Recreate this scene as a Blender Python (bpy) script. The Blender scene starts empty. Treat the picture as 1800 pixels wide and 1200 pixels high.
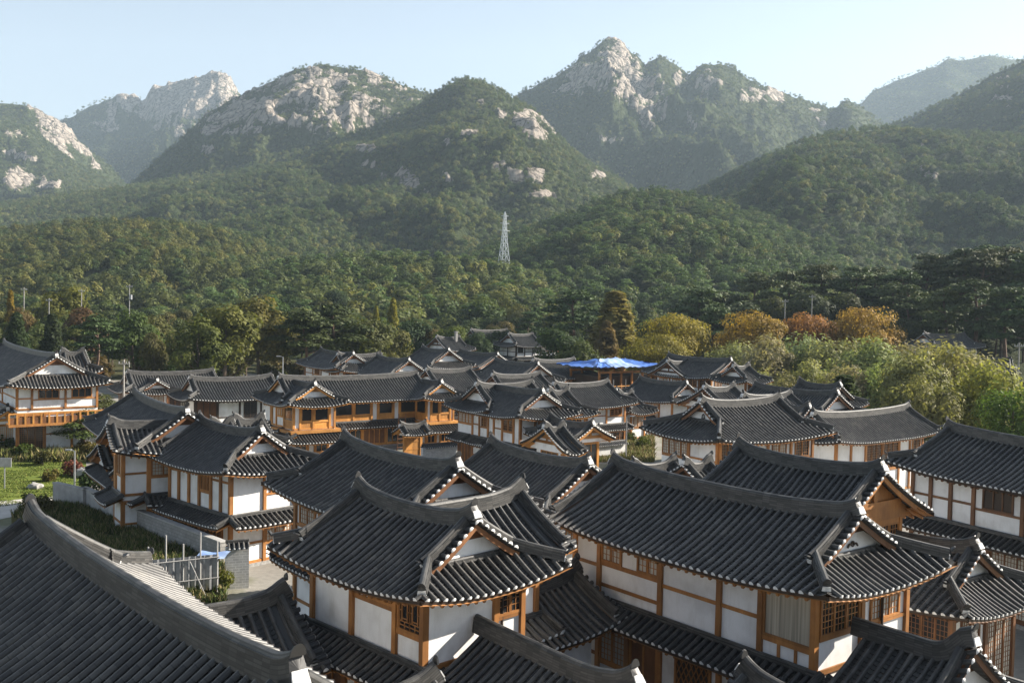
import bpy, math, random
import numpy as np
from mathutils import Matrix

# ------------------------------------------------------------------ camera, world, sun
S = bpy.context.scene
COL = S.collection
F_PX, CAM_H, PITCH, ROLL = 1750.0, 16.0, math.atan(0.04), math.radians(1.2)
_fw = np.array([0, math.cos(PITCH), -math.sin(PITCH)])
_r0 = np.array([1.0, 0, 0]); _u0 = np.array([0, math.sin(PITCH), math.cos(PITCH)])
_ri = math.cos(ROLL) * _r0 + math.sin(ROLL) * _u0
_up = math.cos(ROLL) * _u0 - math.sin(ROLL) * _r0
CAM = np.array([0, 0, CAM_H])
cam = bpy.data.cameras.new("camera"); cam_o = bpy.data.objects.new("camera", cam); COL.objects.link(cam_o)
cam.sensor_width = 36.0; cam.lens = 36.0 * F_PX / 1800.0
cam.clip_start = 0.5; cam.clip_end = 12000
cam_o.matrix_world = Matrix(((_ri[0], _up[0], -_fw[0], 0), (_ri[1], _up[1], -_fw[1], 0), (_ri[2], _up[2], -_fw[2], CAM_H), (0, 0, 0, 1)))
S.camera = cam_o

SUN_AZ, SUN_EL = math.radians(73), math.radians(28.5)      # azimuth clockwise from the view direction (+Y)
world = bpy.data.worlds.new("World"); S.world = world; world.use_nodes = True
nt = world.node_tree
sky = nt.nodes.new("ShaderNodeTexSky"); sky.sky_type = 'NISHITA'; sky.sun_disc = False
sky.sun_elevation = SUN_EL; sky.sun_rotation = SUN_AZ
sky.altitude = 60; sky.air_density = 1.0; sky.dust_density = 1.0; sky.ozone_density = 1.0
hs = nt.nodes.new('ShaderNodeHueSaturation'); hs.inputs['Saturation'].default_value = .68; nt.links.new(sky.outputs[0], hs.inputs['Color']); nt.links.new(hs.outputs[0], nt.nodes["Background"].inputs[0])
nt.nodes["Background"].inputs[1].default_value = 0.054
sl = bpy.data.lights.new("sun", 'SUN'); sl.energy = 5.0; sl.angle = math.radians(0.5); sl.color = (1.0, 0.915, 0.80)
so = bpy.data.objects.new("sun", sl); COL.objects.link(so)
_sd = np.array([math.sin(SUN_AZ) * math.cos(SUN_EL), math.cos(SUN_AZ) * math.cos(SUN_EL), math.sin(SUN_EL)])
so.rotation_euler = Matrix(((0, 0, 0),) * 3).to_euler() if False else (math.pi / 2 - SUN_EL, 0, math.pi - SUN_AZ)
S.view_settings.view_transform = 'Standard'; S.view_settings.look = 'None'
S.view_settings.exposure = 1.74; S.view_settings.gamma = 1.0
S.render.engine = 'CYCLES'
S.cycles.max_bounces = 6; S.cycles.diffuse_bounces = 3; S.cycles.glossy_bounces = 2; S.cycles.transparent_max_bounces = 6
S.cycles.volume_bounces = 0; S.cycles.use_denoising = True

def ray(px, py):
    return _fw + _ri * (px - 900) / F_PX - _up * (py - 600) / F_PX
def at_z(px, py, z):
    d = ray(px, py); return CAM + d * ((z - CAM_H) / d[2])
def at_y(px, py, Y):
    d = ray(px, py); return CAM + d * (Y / d[1])
def proj(p):
    d = np.asarray(p, float) - CAM; z = d @ _fw
    return np.stack([900 + F_PX * (d @ _ri) / z, 600 - F_PX * (d @ _up) / z], -1)

# ------------------------------------------------------------------ mesh helpers
class MB:
    """Collects vertices, quads/tris with material index, smooth flag and a per-vertex uv; links ONE mesh object."""
    def __init__(s):
        s.v = []; s.uv = []; s.q = []; s.qm = []; s.qs = []; s.t = []; s.tm = []; s.ts = []; s.n = 0
    def verts(s, P, uv=None):
        P = np.asarray(P, float).reshape(-1, 3); b = s.n; s.v.append(P)
        s.uv.append(np.zeros((len(P), 2)) if uv is None else np.asarray(uv, float).reshape(-1, 2)); s.n += len(P); return b
    def quads(s, Q, m=0, sm=False):
        Q = np.asarray(Q, int).reshape(-1, 4); s.q.append(Q); s.qm.append(np.full(len(Q), m)); s.qs.append(np.full(len(Q), sm))
    def tris(s, T, m=0, sm=False):
        T = np.asarray(T, int).reshape(-1, 3); s.t.append(T); s.tm.append(np.full(len(T), m)); s.ts.append(np.full(len(T), sm))
    def grid(s, P, uv=None, m=0, sm=False, flip=False):
        n, k = P.shape[:2]; b = s.verts(P, uv)
        i = (np.arange(n - 1)[:, None] * k + np.arange(k - 1)[None]).ravel() + b
        Q = np.stack([i, i + 1, i + k + 1, i + k], 1)
        s.quads(Q[:, ::-1] if flip else Q, m, sm)
    def fan(s, ring, c, m=0, sm=False, flip=False):
        b = s.verts(np.vstack([ring, [c]])); n = len(ring); i = np.arange(n - 1) + b
        T = np.stack([i, i + 1, np.full(n - 1, b + n)], 1); s.tris(T[:, ::-1] if flip else T, m, sm)
    def poly(s, pts, m=0):
        pts = np.asarray(pts, float)
        if len(pts) == 4: b = s.verts(pts); s.quads([[b, b + 1, b + 2, b + 3]], m)
        else: s.fan(np.vstack([pts, pts[:1]]), pts.mean(0), m)
    def box(s, lo, hi, m=0, T=None):
        lo = np.minimum(lo, hi) * 1.0; hi = np.maximum(lo, hi) * 1.0
        c = np.array([[x, y, z] for z in (lo[2], hi[2]) for y in (lo[1], hi[1]) for x in (lo[0], hi[0])])
        uv = c[:, :2] * 0 + np.stack([c[:, 0] + c[:, 1], c[:, 2]], 1)
        if T is not None: c = T(c)
        b = s.verts(c, uv)
        s.quads(np.array([[0, 2, 3, 1], [4, 5, 7, 6], [0, 1, 5, 4], [1, 3, 7, 5], [3, 2, 6, 7], [2, 0, 4, 6]]) + b, m)
    def bar(s, a, b, w, h=None, m=0, up=(0, 0, 1)):
        a = np.asarray(a, float); b = np.asarray(b, float); h = h or w
        d = b - a; L = np.linalg.norm(d); d = d / max(L, 1e-9); up = np.asarray(up, float)
        if abs(d @ up) > .97: up = np.array([1.0, 0, 0])
        sx = np.cross(d, up); sx /= np.linalg.norm(sx); uz = np.cross(sx, d)
        P = np.array([a + sx * w / 2 * i + uz * h / 2 * j + d * L * k for k in (0, 1) for j in (-1, 1) for i in (-1, 1)])
        b0 = s.verts(P, [[k * L, j] for k in (0, 1) for j in (0, 1) for i in (0, 1)])
        s.quads(np.array([[0, 2, 3, 1], [4, 5, 7, 6], [0, 1, 5, 4], [1, 3, 7, 5], [3, 2, 6, 7], [2, 0, 4, 6]]) + b0, m)
    def tube(s, pts, rad, k=6, m=0, cap=True):
        pts = np.asarray(pts, float); n = len(pts); rad = np.broadcast_to(rad, n)
        t = np.gradient(pts, axis=0); t /= np.linalg.norm(t, axis=1)[:, None] + 1e-9
        ref = np.array([0.31, 0.93, 0.2]) ; sx = np.cross(t, ref); sx /= np.linalg.norm(sx, axis=1)[:, None] + 1e-9; sy = np.cross(sx, t)
        a = np.linspace(0, 2 * np.pi, k + 1)
        P = pts[:, None] + rad[:, None, None] * (np.cos(a)[None, :, None] * sx[:, None] + np.sin(a)[None, :, None] * sy[:, None])
        s.grid(P, np.stack(np.broadcast_arrays(a[None] * np.ones((n, 1)), np.arange(n)[:, None] * 1.0), -1), m, True)
        if cap:
            for e in (0, -1): s.fan(P[e], pts[e], m, flip=(e == 0))
    def mesh(s, name, mats):
        me = bpy.data.meshes.new(name)
        V = np.vstack(s.v); U = np.vstack(s.uv)
        Q = np.vstack(s.q) if s.q else np.zeros((0, 4), int); T = np.vstack(s.t) if s.t else np.zeros((0, 3), int)
        loops = np.concatenate([Q.ravel(), T.ravel()]); nq, ntr = len(Q), len(T)
        st = np.concatenate([np.arange(nq) * 4, nq * 4 + np.arange(ntr) * 3])
        me.vertices.add(len(V)); me.vertices.foreach_set("co", V.ravel().astype(np.float32))
        me.loops.add(len(loops)); me.loops.foreach_set("vertex_index", loops.astype(np.int32))
        me.polygons.add(nq + ntr); me.polygons.foreach_set("loop_start", st.astype(np.int32))
        me.polygons.foreach_set("material_index", np.concatenate(s.qm + s.tm).astype(np.int32))
        me.polygons.foreach_set("use_smooth", np.concatenate(s.qs + s.ts).astype(bool))
        uvl = me.uv_layers.new(name="uv"); uvl.data.foreach_set("uv", U[loops].ravel().astype(np.float32))
        me.update(calc_edges=True); me.validate()
        for mm in mats: me.materials.append(mm)
        return me
    def build(s, name, mats, parent=None):
        if s.n == 0: return None
        o = bpy.data.objects.new(name, s.mesh(name, mats if isinstance(mats, (list, tuple)) else [mats]))
        COL.objects.link(o)
        if parent is not None: o.parent = parent
        return o

def thing(name, label, cat, loc=(0, 0, 0), rz=0.0, group=None):
    o = bpy.data.objects.new(name, None); COL.objects.link(o)
    o.location = loc; o.rotation_euler = (0, 0, rz); o['label'] = label; o['category'] = cat
    if group: o['group'] = group
    return o
def tag(o, label, cat, group=None):
    o['label'] = label; o['category'] = cat
    if group: o['group'] = group
    return o
def struct(o, label=None, cat=None, kind='structure'):
    o['kind'] = kind
    if label: o['label'] = label
    if cat: o['category'] = cat
    return o

# ------------------------------------------------------------------ materials
def mat(name):
    m = bpy.data.materials.new(name); m.use_nodes = True
    n = m.node_tree.nodes; return m, m.node_tree, n["Principled BSDF"]
def N(t, typ, **kw):
    nd = t.nodes.new(typ)
    for k, v in kw.items(): setattr(nd, k, v)
    return nd
def ramp(t, src, stops):
    r = N(t, "ShaderNodeValToRGB"); e = r.color_ramp.elements
    while len(e) < len(stops): e.new(0.5)
    for q, (p, c) in zip(e, stops): q.position = p; q.color = (*c, 1)
    t.links.new(src, r.inputs[0]); return r.outputs[0]
def noise(t, scale, detail=3, coord='Object', rough=.5, vec=None):
    nz = N(t, "ShaderNodeTexNoise"); nz.inputs["Scale"].default_value = scale; nz.inputs["Detail"].default_value = detail; nz.inputs["Roughness"].default_value = rough
    if vec is None:
        tc = N(t, "ShaderNodeTexCoord"); vec = tc.outputs[coord]
    t.links.new(vec, nz.inputs["Vector"]); return nz.outputs["Fac"]
def math_n(t, op, a, b=None):
    m = N(t, "ShaderNodeMath", operation=op)
    for i, x in enumerate((a, b)):
        if x is None: continue
        if isinstance(x, (int, float)): m.inputs[i].default_value = x
        else: t.links.new(x, m.inputs[i])
    return m.outputs[0]
def mixc(t, fac, a, b, blend='MIX'):
    m = N(t, "ShaderNodeMix", data_type='RGBA', blend_type=blend)
    for sock, x in ((m.inputs[0], fac), (m.inputs[6], a), (m.inputs[7], b)):
        if isinstance(x, (int, float)): sock.default_value = x
        elif isinstance(x, tuple): sock.default_value = (*x, 1)
        else: t.links.new(x, sock)
    return m.outputs[2]
def bump(t, h, b, strength=.3, dist=.02):
    bn = N(t, "ShaderNodeBump"); bn.inputs["Strength"].default_value = strength; bn.inputs["Distance"].default_value = dist
    t.links.new(h, bn.inputs["Height"]); t.links.new(bn.outputs[0], b.inputs["Normal"])
def simple(name, c1, c2=None, scale=2.0, rough=.7, bmp=0, spec=.3, metal=0, detail=4, coord='Object'):
    m, t, b = mat(name); b.inputs["Roughness"].default_value = rough; b.inputs["Specular IOR Level"].default_value = spec; b.inputs["Metallic"].default_value = metal
    f = noise(t, scale, detail, coord)
    t.links.new(ramp(t, f, [(.3, c1), (.7, c2 or c1)]), b.inputs["Base Color"])
    if bmp: bump(t, f, b, bmp, .02)
    return m

def tile_material(name, c_lo, c_hi, rough, spec, joint=.36):
    m, t, b = mat(name)
    uv = N(t, "ShaderNodeUVMap", uv_map="uv"); sp = N(t, "ShaderNodeSeparateXYZ"); t.links.new(uv.outputs[0], sp.inputs[0])
    k = math_n(t, 'DIVIDE', sp.outputs[1], joint); fr = math_n(t, 'FRACT', k); fl = math_n(t, 'FLOOR', k); ru = math_n(t, 'FLOOR', sp.outputs[0])
    cb = N(t, "ShaderNodeCombineXYZ"); t.links.new(fl, cb.inputs[0]); t.links.new(ru, cb.inputs[1])
    oi = N(t, "ShaderNodeObjectInfo"); t.links.new(oi.outputs["Random"], cb.inputs[2])
    wn = N(t, "ShaderNodeTexWhiteNoise"); t.links.new(cb.outputs[0], wn.inputs[0])
    base = ramp(t, wn.outputs[0], [(0, c_lo), (1, c_hi)])
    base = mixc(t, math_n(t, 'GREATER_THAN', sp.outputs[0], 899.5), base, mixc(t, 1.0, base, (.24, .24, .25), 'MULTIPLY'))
    base = mixc(t, 1.0, base, ramp(t, oi.outputs['Random'], [(0, (.74, .75, .77)), (.5, (.97, .97, .96)), (1, (1.22, 1.18, 1.12))]), 'MULTIPLY')
    big = noise(t, .9, 6, rough=.7); dust = ramp(t, big, [(.35, (.72, .73, .74)), (.52, (1, 1, 1)), (.72, (1.75, 1.66, 1.5))])
    base = mixc(t, 1.0, base, dust, 'MULTIPLY')
    jl = math_n(t, 'LESS_THAN', fr, .07)
    base = mixc(t, math_n(t, 'MULTIPLY', jl, .55), base, (.012, .012, .012))
    t.links.new(base, b.inputs["Base Color"])
    b.inputs["Roughness"].default_value = rough; b.inputs["Specular IOR Level"].default_value = spec
    b.inputs["Sheen Weight"].default_value = .16; b.inputs["Sheen Roughness"].default_value = .45; b.inputs["Sheen Tint"].default_value = (.95, .93, .9, 1)
    fine = noise(t, 22, 2); hh = math_n(t, 'ADD', math_n(t, 'MULTIPLY', fine, .35), math_n(t, 'MULTIPLY', math_n(t, 'SUBTRACT', 1.0, fr), .8))
    bump(t, hh, b, .35, .012)
    return m
M_TILE = tile_material("roof_tile", (.033, .032, .031), (.072, .070, .066), .48, .55)
M_RIDGE_ = None
def ridge_material():
    m, t, b = mat("ridge_tile")
    uv = N(t, "ShaderNodeUVMap", uv_map="uv"); sp = N(t, "ShaderNodeSeparateXYZ"); t.links.new(uv.outputs[0], sp.inputs[0])
    k = math_n(t, 'DIVIDE', sp.outputs[1], .075); fr = math_n(t, 'FRACT', k)
    u = math_n(t, 'DIVIDE', sp.outputs[0], .32); cb = N(t, "ShaderNodeCombineXYZ")
    t.links.new(math_n(t, 'FLOOR', k), cb.inputs[0]); t.links.new(math_n(t, 'FLOOR', u), cb.inputs[1])
    wn = N(t, "ShaderNodeTexWhiteNoise"); t.links.new(cb.outputs[0], wn.inputs[0])
    base = ramp(t, wn.outputs[0], [(0, (.028, .028, .027)), (1, (.080, .077, .072))])
    ln = math_n(t, 'LESS_THAN', fr, .28); base = mixc(t, math_n(t, 'MULTIPLY', ln, .7), base, (.02, .02, .02))
    jl = math_n(t, 'LESS_THAN', math_n(t, 'FRACT', u), .05); base = mixc(t, math_n(t, 'MULTIPLY', jl, .5), base, (.02, .02, .02))
    t.links.new(base, b.inputs["Base Color"]); b.inputs["Roughness"].default_value = .48; b.inputs["Specular IOR Level"].default_value = .4
    bump(t, math_n(t, 'ADD', ln, math_n(t, 'MULTIPLY', noise(t, 9, 3), .6)), b, .4, -.012)
    return m
M_RIDGE = ridge_material()
M_MORTAR = simple("lime_mortar", (.42, .42, .41), (.70, .70, .68), 7, .85, .3)
def plaster():
    m, t, b = mat("white_plaster")
    f = noise(t, .9, 5); f2 = noise(t, 14, 3)
    c = ramp(t, f, [(.28, (.58, .57, .55)), (.5, (.74, .74, .73)), (.7, (.80, .80, .79))])
    tc = N(t, "ShaderNodeTexCoord"); mp = N(t, "ShaderNodeMapping"); mp.inputs["Scale"].default_value = (1.5, 1.5, .3); t.links.new(tc.outputs["Object"], mp.inputs[0])
    c = mixc(t, 1.0, c, ramp(t, noise(t, 1.6, 4, vec=mp.outputs[0], rough=.7), [(.30, (.90, .89, .87)), (.5, (1, 1, 1))]), 'MULTIPLY')
    t.links.new(c, b.inputs["Base Color"]); b.inputs["Roughness"].default_value = .9; bump(t, f2, b, .15, .01); return m
M_PLASTER = plaster()
def wood(name, a, c, rough=.55):
    m, t, b = mat(name)
    tc = N(t, "ShaderNodeTexCoord"); mp = N(t, "ShaderNodeMapping"); mp.inputs["Scale"].default_value = (1, 1, .22); t.links.new(tc.outputs["Object"], mp.inputs[0])
    f = noise(t, 7, 6, vec=mp.outputs[0], rough=.75); f2 = noise(t, .8, 4)
    col = ramp(t, f, [(.25, a), (.75, c)]); col = mixc(t, 1.0, col, ramp(t, f2, [(.3, (.62, .6, .58)), (.7, (1.15, 1.15, 1.15))]), 'MULTIPLY')
    wo = N(t, 'ShaderNodeObjectInfo'); col = mixc(t, 1.0, col, ramp(t, wo.outputs['Random'], [(0, (.66, .66, .68)), (.5, (.95, .95, .95)), (1, (1.12, 1.1, 1.05))]), 'MULTIPLY')
    t.links.new(col, b.inputs["Base Color"]); b.inputs["Roughness"].default_value = rough; b.inputs["Specular IOR Level"].default_value = .35
    bump(t, f, b, .2, .01); return m
M_FRESH = wood("fresh_pine_wood", (.43, .185, .038), (.66, .32, .085))
M_WOOD = wood("pine_wood", (.29, .12, .032), (.46, .21, .062))
M_AGED = wood("aged_brown_wood", (.13, .055, .022), (.22, .10, .04))
M_DARK = wood("dark_weathered_wood", (.028, .018, .012), (.06, .038, .024))
def glass():
    m, t, b = mat("window_glass"); b.inputs["Base Color"].default_value = (.018, .02, .022, 1); b.inputs["Roughness"].default_value = .06; b.inputs["Specular IOR Level"].default_value = .6
    bump(t, noise(t, 3, 2), b, .05, .02); return m
M_GLASS = glass()
M_PAPER = simple("window_paper", (.42, .40, .35), (.56, .53, .46), 3, .8)
def curtain():
    m, t, b = mat("curtained_glass"); tc = N(t, "ShaderNodeTexCoord"); mp = N(t, "ShaderNodeMapping"); mp.inputs["Scale"].default_value = (9, 9, .15); t.links.new(tc.outputs["Object"], mp.inputs[0])
    t.links.new(ramp(t, noise(t, 1.5, 3, vec=mp.outputs[0]), [(.3, (.20, .18, .14)), (.7, (.46, .41, .32))]), b.inputs["Base Color"]); b.inputs["Roughness"].default_value = .6; b.inputs["Coat Weight"].default_value = 1.0; b.inputs["Coat Roughness"].default_value = .03; return m
M_CURT = curtain()
M_STONE = simple("grey_stone", (.20, .195, .185), (.34, .33, .31), 6, .85, .4)
M_CONC = simple("concrete", (.28, .275, .265), (.40, .39, .37), 1.6, .85, .2)
M_METAL = simple("grey_metal", (.30, .31, .32), (.40, .41, .42), 4, .4, 0, .5, .6)
M_BLUE = simple("blue_tarp", (.035, .10, .34), (.07, .17, .48), 1.2, .42, .3, .5)
M_TARP2 = simple("pale_tarp", (.16, .26, .50), (.36, .46, .64), .9, .45, .3, .5)
def brickmat(name, c1, c2, mortar, w, h):
    m, t, b = mat(name)
    uv = N(t, "ShaderNodeUVMap", uv_map="uv"); br = N(t, "ShaderNodeTexBrick"); t.links.new(uv.outputs[0], br.inputs["Vector"])
    for i, c in ((1, c1), (2, c2), (3, mortar)): br.inputs[i].default_value = (*c, 1)
    br.inputs["Scale"].default_value = 1; br.inputs["Brick Width"].default_value = w; br.inputs["Row Height"].default_value = h; br.inputs["Mortar Size"].default_value = .018
    c = mixc(t, .5, br.outputs[0], ramp(t, noise(t, 2.2, 4), [(.3, (.55, .55, .55)), (.7, (1, 1, 1))]), 'MULTIPLY')
    t.links.new(c, b.inputs["Base Color"]); b.inputs["Roughness"].default_value = .9; bump(t, br.outputs[1], b, .4, -.015); return m
M_BLOCK = brickmat("cement_block", (.27, .26, .245), (.33, .32, .30), (.22, .215, .205), .4, .2)
M_BRICK = brickmat("pale_brick", (.50, .50, .49), (.62, .62, .60), (.72, .72, .70), .36, .14)

# ------------------------------------------------------------------ tiled roofs
def tile_rows(mb, curve, rad, arc, cap_out, uid, lod):
    """curve: (n,3) centre line from top to eave; rad radius; cap_out: outward vector at the eave for the white end cap."""
    n = len(curve); t = np.gradient(curve, axis=0); t /= np.linalg.norm(t, axis=1)[:, None]
    return t
class Roof:
    def __init__(s, L, W, ze, rise, em='p', ep='p', vgm=.42, vgp=.42, hc=.42, hr=.28, sp=.33, lod=1, ox=0, oy=0, rot=0, wood=None, gable='plaster', oh=1.05, sides=(-1, 1), flare=.16, steep=.3):
        s.__dict__.update(locals()); s.l = L / 2; s.w = W / 2
        s.vm = vgm if em == 'p' else 0.0; s.vp = vgp if ep == 'p' else 0.0
        s.ov = .42
        s.xm = s.l - (s.vm * s.w if em == 'p' else s.ov); s.xp = s.l - (s.vp * s.w if ep == 'p' else s.ov)
        if em == 'n': s.xm = s.l
        if ep == 'n': s.xp = s.l
        c, d = math.cos(rot), math.sin(rot); s.R = np.array([[c, d, 0], [-d, c, 0], [0, 0, 1]])
    def T(s, P):
        return np.asarray(P, float) @ s.R + np.array([s.ox, s.oy, 0])
    def g(s, v): return (1 - s.steep) * v + s.steep * v * v
    def _lift(s, d, half, v):
        lam = min(half, 5.5); return np.clip(1 - d / lam, 0, 1) ** 2.2 * (1 - v)
    def front(s, x, v, side):
        x, v = np.broadcast_arrays(np.asarray(x, float), np.asarray(v, float))
        pos = x >= 0; v0 = np.where(pos, s.vp, s.vm); hip = np.where(pos, s.ep == 'p', s.em == 'p'); none = np.where(pos, s.ep == 'n', s.em == 'n')
        d = np.where(hip, s.l - v * s.w - np.abs(x), s.l - np.abs(x)); d = np.where(none, 99, d)
        lf = s._lift(np.maximum(d, 0), s.l, v)
        xg = np.where(pos, s.xp, s.xm)
        rr = np.where(none, 0, s.hr * np.clip((v - v0) / (1 - v0), 0, 1) * np.clip(np.abs(x) / xg, 0, 1.15) ** 2.6)
        z = s.ze + s.rise * s.g(v) + s.hc * lf + rr
        fl = s.flare * lf
        return np.stack([x + np.sign(x) * fl * np.clip(1 - d, 0, 1), side * ((1 - v) * s.w + fl), z], -1)
    def end(s, e, y, v):
        y, v = np.broadcast_arrays(np.asarray(y, float), np.asarray(v, float))
        d = np.maximum((1 - v) * s.w - np.abs(y), 0); lf = s._lift(d, s.w, v); fl = s.flare * lf
        return np.stack([e * (s.l - v * s.w + fl), y + np.sign(y) * fl * np.clip(1 - d, 0, 1), s.ze + s.rise * s.g(v) + s.hc * lf], -1)
    def vtop(s, x):
        x = np.asarray(x, float); v0 = np.where(x >= 0, s.vp, s.vm); xg = np.where(x >= 0, s.xp + (s.ov if s.ep != 'n' else 0), s.xm + (s.ov if s.em != 'n' else 0))
        return np.where(np.abs(x) <= xg - .3, 1.0, np.clip((s.l - np.abs(x)) / s.w, 0, 1))
    # one slope: rows of male tiles over stepped pans. fn(a, v) gives the surface, a = across coordinate
    def slope(s, mb, fn, A, VT, coarse=False):
        lod = 2 if coarse else s.lod
        arc = (7, 5, 4)[lod]; seg = (.36, .75, 1.4)[lod]; rad = .225 * s.sp
        ph = np.linspace(0, np.pi, arc)
        for i, (a, vt) in enumerate(zip(A, VT)):
            if vt < .05: continue
            n = max(3, int(vt * s.w * 1.12 / seg) + 1)
            v = np.linspace(vt, -.012, n); c = fn(np.full(n, a), v); ca = fn(np.full(n, a + .02), v)
            ax = ca - c; ax /= np.linalg.norm(ax, axis=1)[:, None]
            t = np.gradient(c, axis=0); t /= np.linalg.norm(t, axis=1)[:, None]
            nr = np.cross(t, ax); nr *= np.sign(nr[:, 2:3])
            ln = np.concatenate([[0], np.cumsum(np.linalg.norm(np.diff(c, axis=0), axis=1))])
            P = c[:, None] + rad * (np.cos(ph)[None, :, None] * ax[:, None] + (np.sin(ph) * 1.3)[None, :, None] * nr[:, None]) + nr[:, None] * .012
            if lod < 2: P += (rng.normal(0, .006, n))[:, None, None] * ax[:, None]
            uv = np.stack(np.broadcast_arrays(i + .5 + np.cos(ph)[None] * .3, (ln + i * .113)[:, None]), -1)
            mb.grid(s.T(P), uv, 0, True)
            k = P[-1]; ce = c[-1] + nr[-1] * rad * .45
            out = t[-1].copy(); out[2] *= .5
            kk = ce + (k - ce) * 1.28 + out * .015
            mb.fan(s.T(kk), s.T(ce + out * .075), 1, True)
            mb.fan(s.T(np.vstack([kk[0], kk[-1]])), s.T(ce + out * .075), 1, True)
        # pans
        step = (.17, .24, 9)[lod]
        for i in range(len(A) - 1):
            vt = (VT[i] + VT[i + 1]) / 2
            if vt < .05: continue
            cols = np.array([A[i], (A[i] + A[i + 1]) / 2, A[i + 1]]); dz = np.array([0, -.05, 0]) - .005
            if lod == 2:
                n = max(2, int(vt * s.w / 1.4)); v = np.linspace(vt, 0, n + 1)
                P = fn(cols[None] + 0 * v[:, None], v[:, None] + 0 * cols[None]); P[..., 2] += dz
                mb.grid(s.T(P), np.stack(np.broadcast_arrays(i + 900 + 0 * cols[None], v[:, None] * s.w), -1), 0, False)
            else:
                n = max(2, int(vt * s.w * 1.12 / step)); v = np.linspace(vt, 0, n + 1)
                vv = np.repeat(v, 2)[1:-1]
                P = fn(cols[None] + 0 * vv[:, None], vv[:, None] + 0 * cols[None]); h = np.tile([0, .034], n)
                P[..., 2] += dz + h[:, None]
                mb.grid(s.T(P), np.stack(np.broadcast_arrays(i + 900 + 0 * cols[None], vv[:, None] * s.w), -1), 0, False)
    def ridge_sweep(s, mb, path, wid, hgt, layers=4, ends=(True, True), tip=.22):
        path = np.asarray(path, float); n = len(path)
        t = np.gradient(path, axis=0); th = t.copy(); th[:, 2] = 0; th /= np.linalg.norm(th, axis=1)[:, None]; sd = np.stack([th[:, 1], -th[:, 0], 0 * th[:, 0]], 1)
        t /= np.linalg.norm(t, axis=1)[:, None]; up = np.cross(sd, t); up *= np.sign(up[:, 2:3])
        pr = []
        for k in range(layers):
            w = wid / 2 * (1.12 - .3 * k / max(1, layers - 1)); h0 = hgt * .82 * k / layers; h1 = hgt * .82 * (k + 1) / layers
            pr += [(w, h0), (w * .97, h1)]
        a = np.linspace(0, np.pi / 2, 3); r = wid * .30
        pr += [(r * 1.25, hgt * .82)] + [(r * math.cos(q), hgt * .82 + r * .9 * math.sin(q)) for q in a[:-1]]
        pr = pr + [(0, hgt * .82 + r * .9)] + [(-x, z) for x, z in pr[::-1]]
        pr = np.array(pr); L = np.concatenate([[0], np.cumsum(np.linalg.norm(np.diff(path, axis=0), axis=1))])
        P = path[:, None] + sd[:, None] * pr[None, :, :1] + up[:, None] * pr[None, :, 1:]
        uv = np.stack(np.broadcast_arrays(L[:, None], pr[None, :, 1]), -1)
        mb.grid(s.T(P), uv, 0, False)
        for e, on in zip((0, -1), ends):
            if not on: continue
            o = -t[0] if e == 0 else t[-1]
            mb.fan(s.T(P[e]), s.T(path[e] + up[e] * hgt * .4 + o * .03), 0)
            # mortar block under the end and an upturned end tile above it
            c0 = path[e]; bl = []
            for q, kz in ((-.13, .8), (.045, 1.0)):
                for hx, hz in ((-.50, -.02), (.50, -.02), (.42 * kz, .40 * kz), (-.42 * kz, .40 * kz)): bl.append(c0 + o * q + sd[e] * hx * wid + up[e] * hz * hgt)
            bl = s.T(np.array(bl)); b0 = mb.verts(bl); mb.quads(np.array([[0, 1, 2, 3], [7, 6, 5, 4], [0, 4, 5, 1], [1, 5, 6, 2], [2, 6, 7, 3], [3, 7, 4, 0]]) + b0, 1)
            if tip:
                aa = np.linspace(0, np.pi, 7); hgt2 = hgt * .75
                for q, fl in ((.02, False), (.08, True)):
                    ring = np.array([c0 + o * (q + .12 * math.sin(z_)) + sd[e] * wid * .46 * math.cos(z_) + up[e] * (hgt2 + tip * 1.25 * math.sin(z_)) for z_ in aa])
                    mb.fan(s.T(ring), s.T(c0 + o * q + up[e] * hgt2), 0, flip=fl)
                R1 = np.array([c0 + o * (.02 + .12 * math.sin(z_)) + sd[e] * wid * .46 * math.cos(z_) + up[e] * (hgt2 + tip * 1.25 * math.sin(z_)) for z_ in aa])
                mb.grid(s.T(np.stack([R1, R1 + o * .06])), None, 0)
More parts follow.
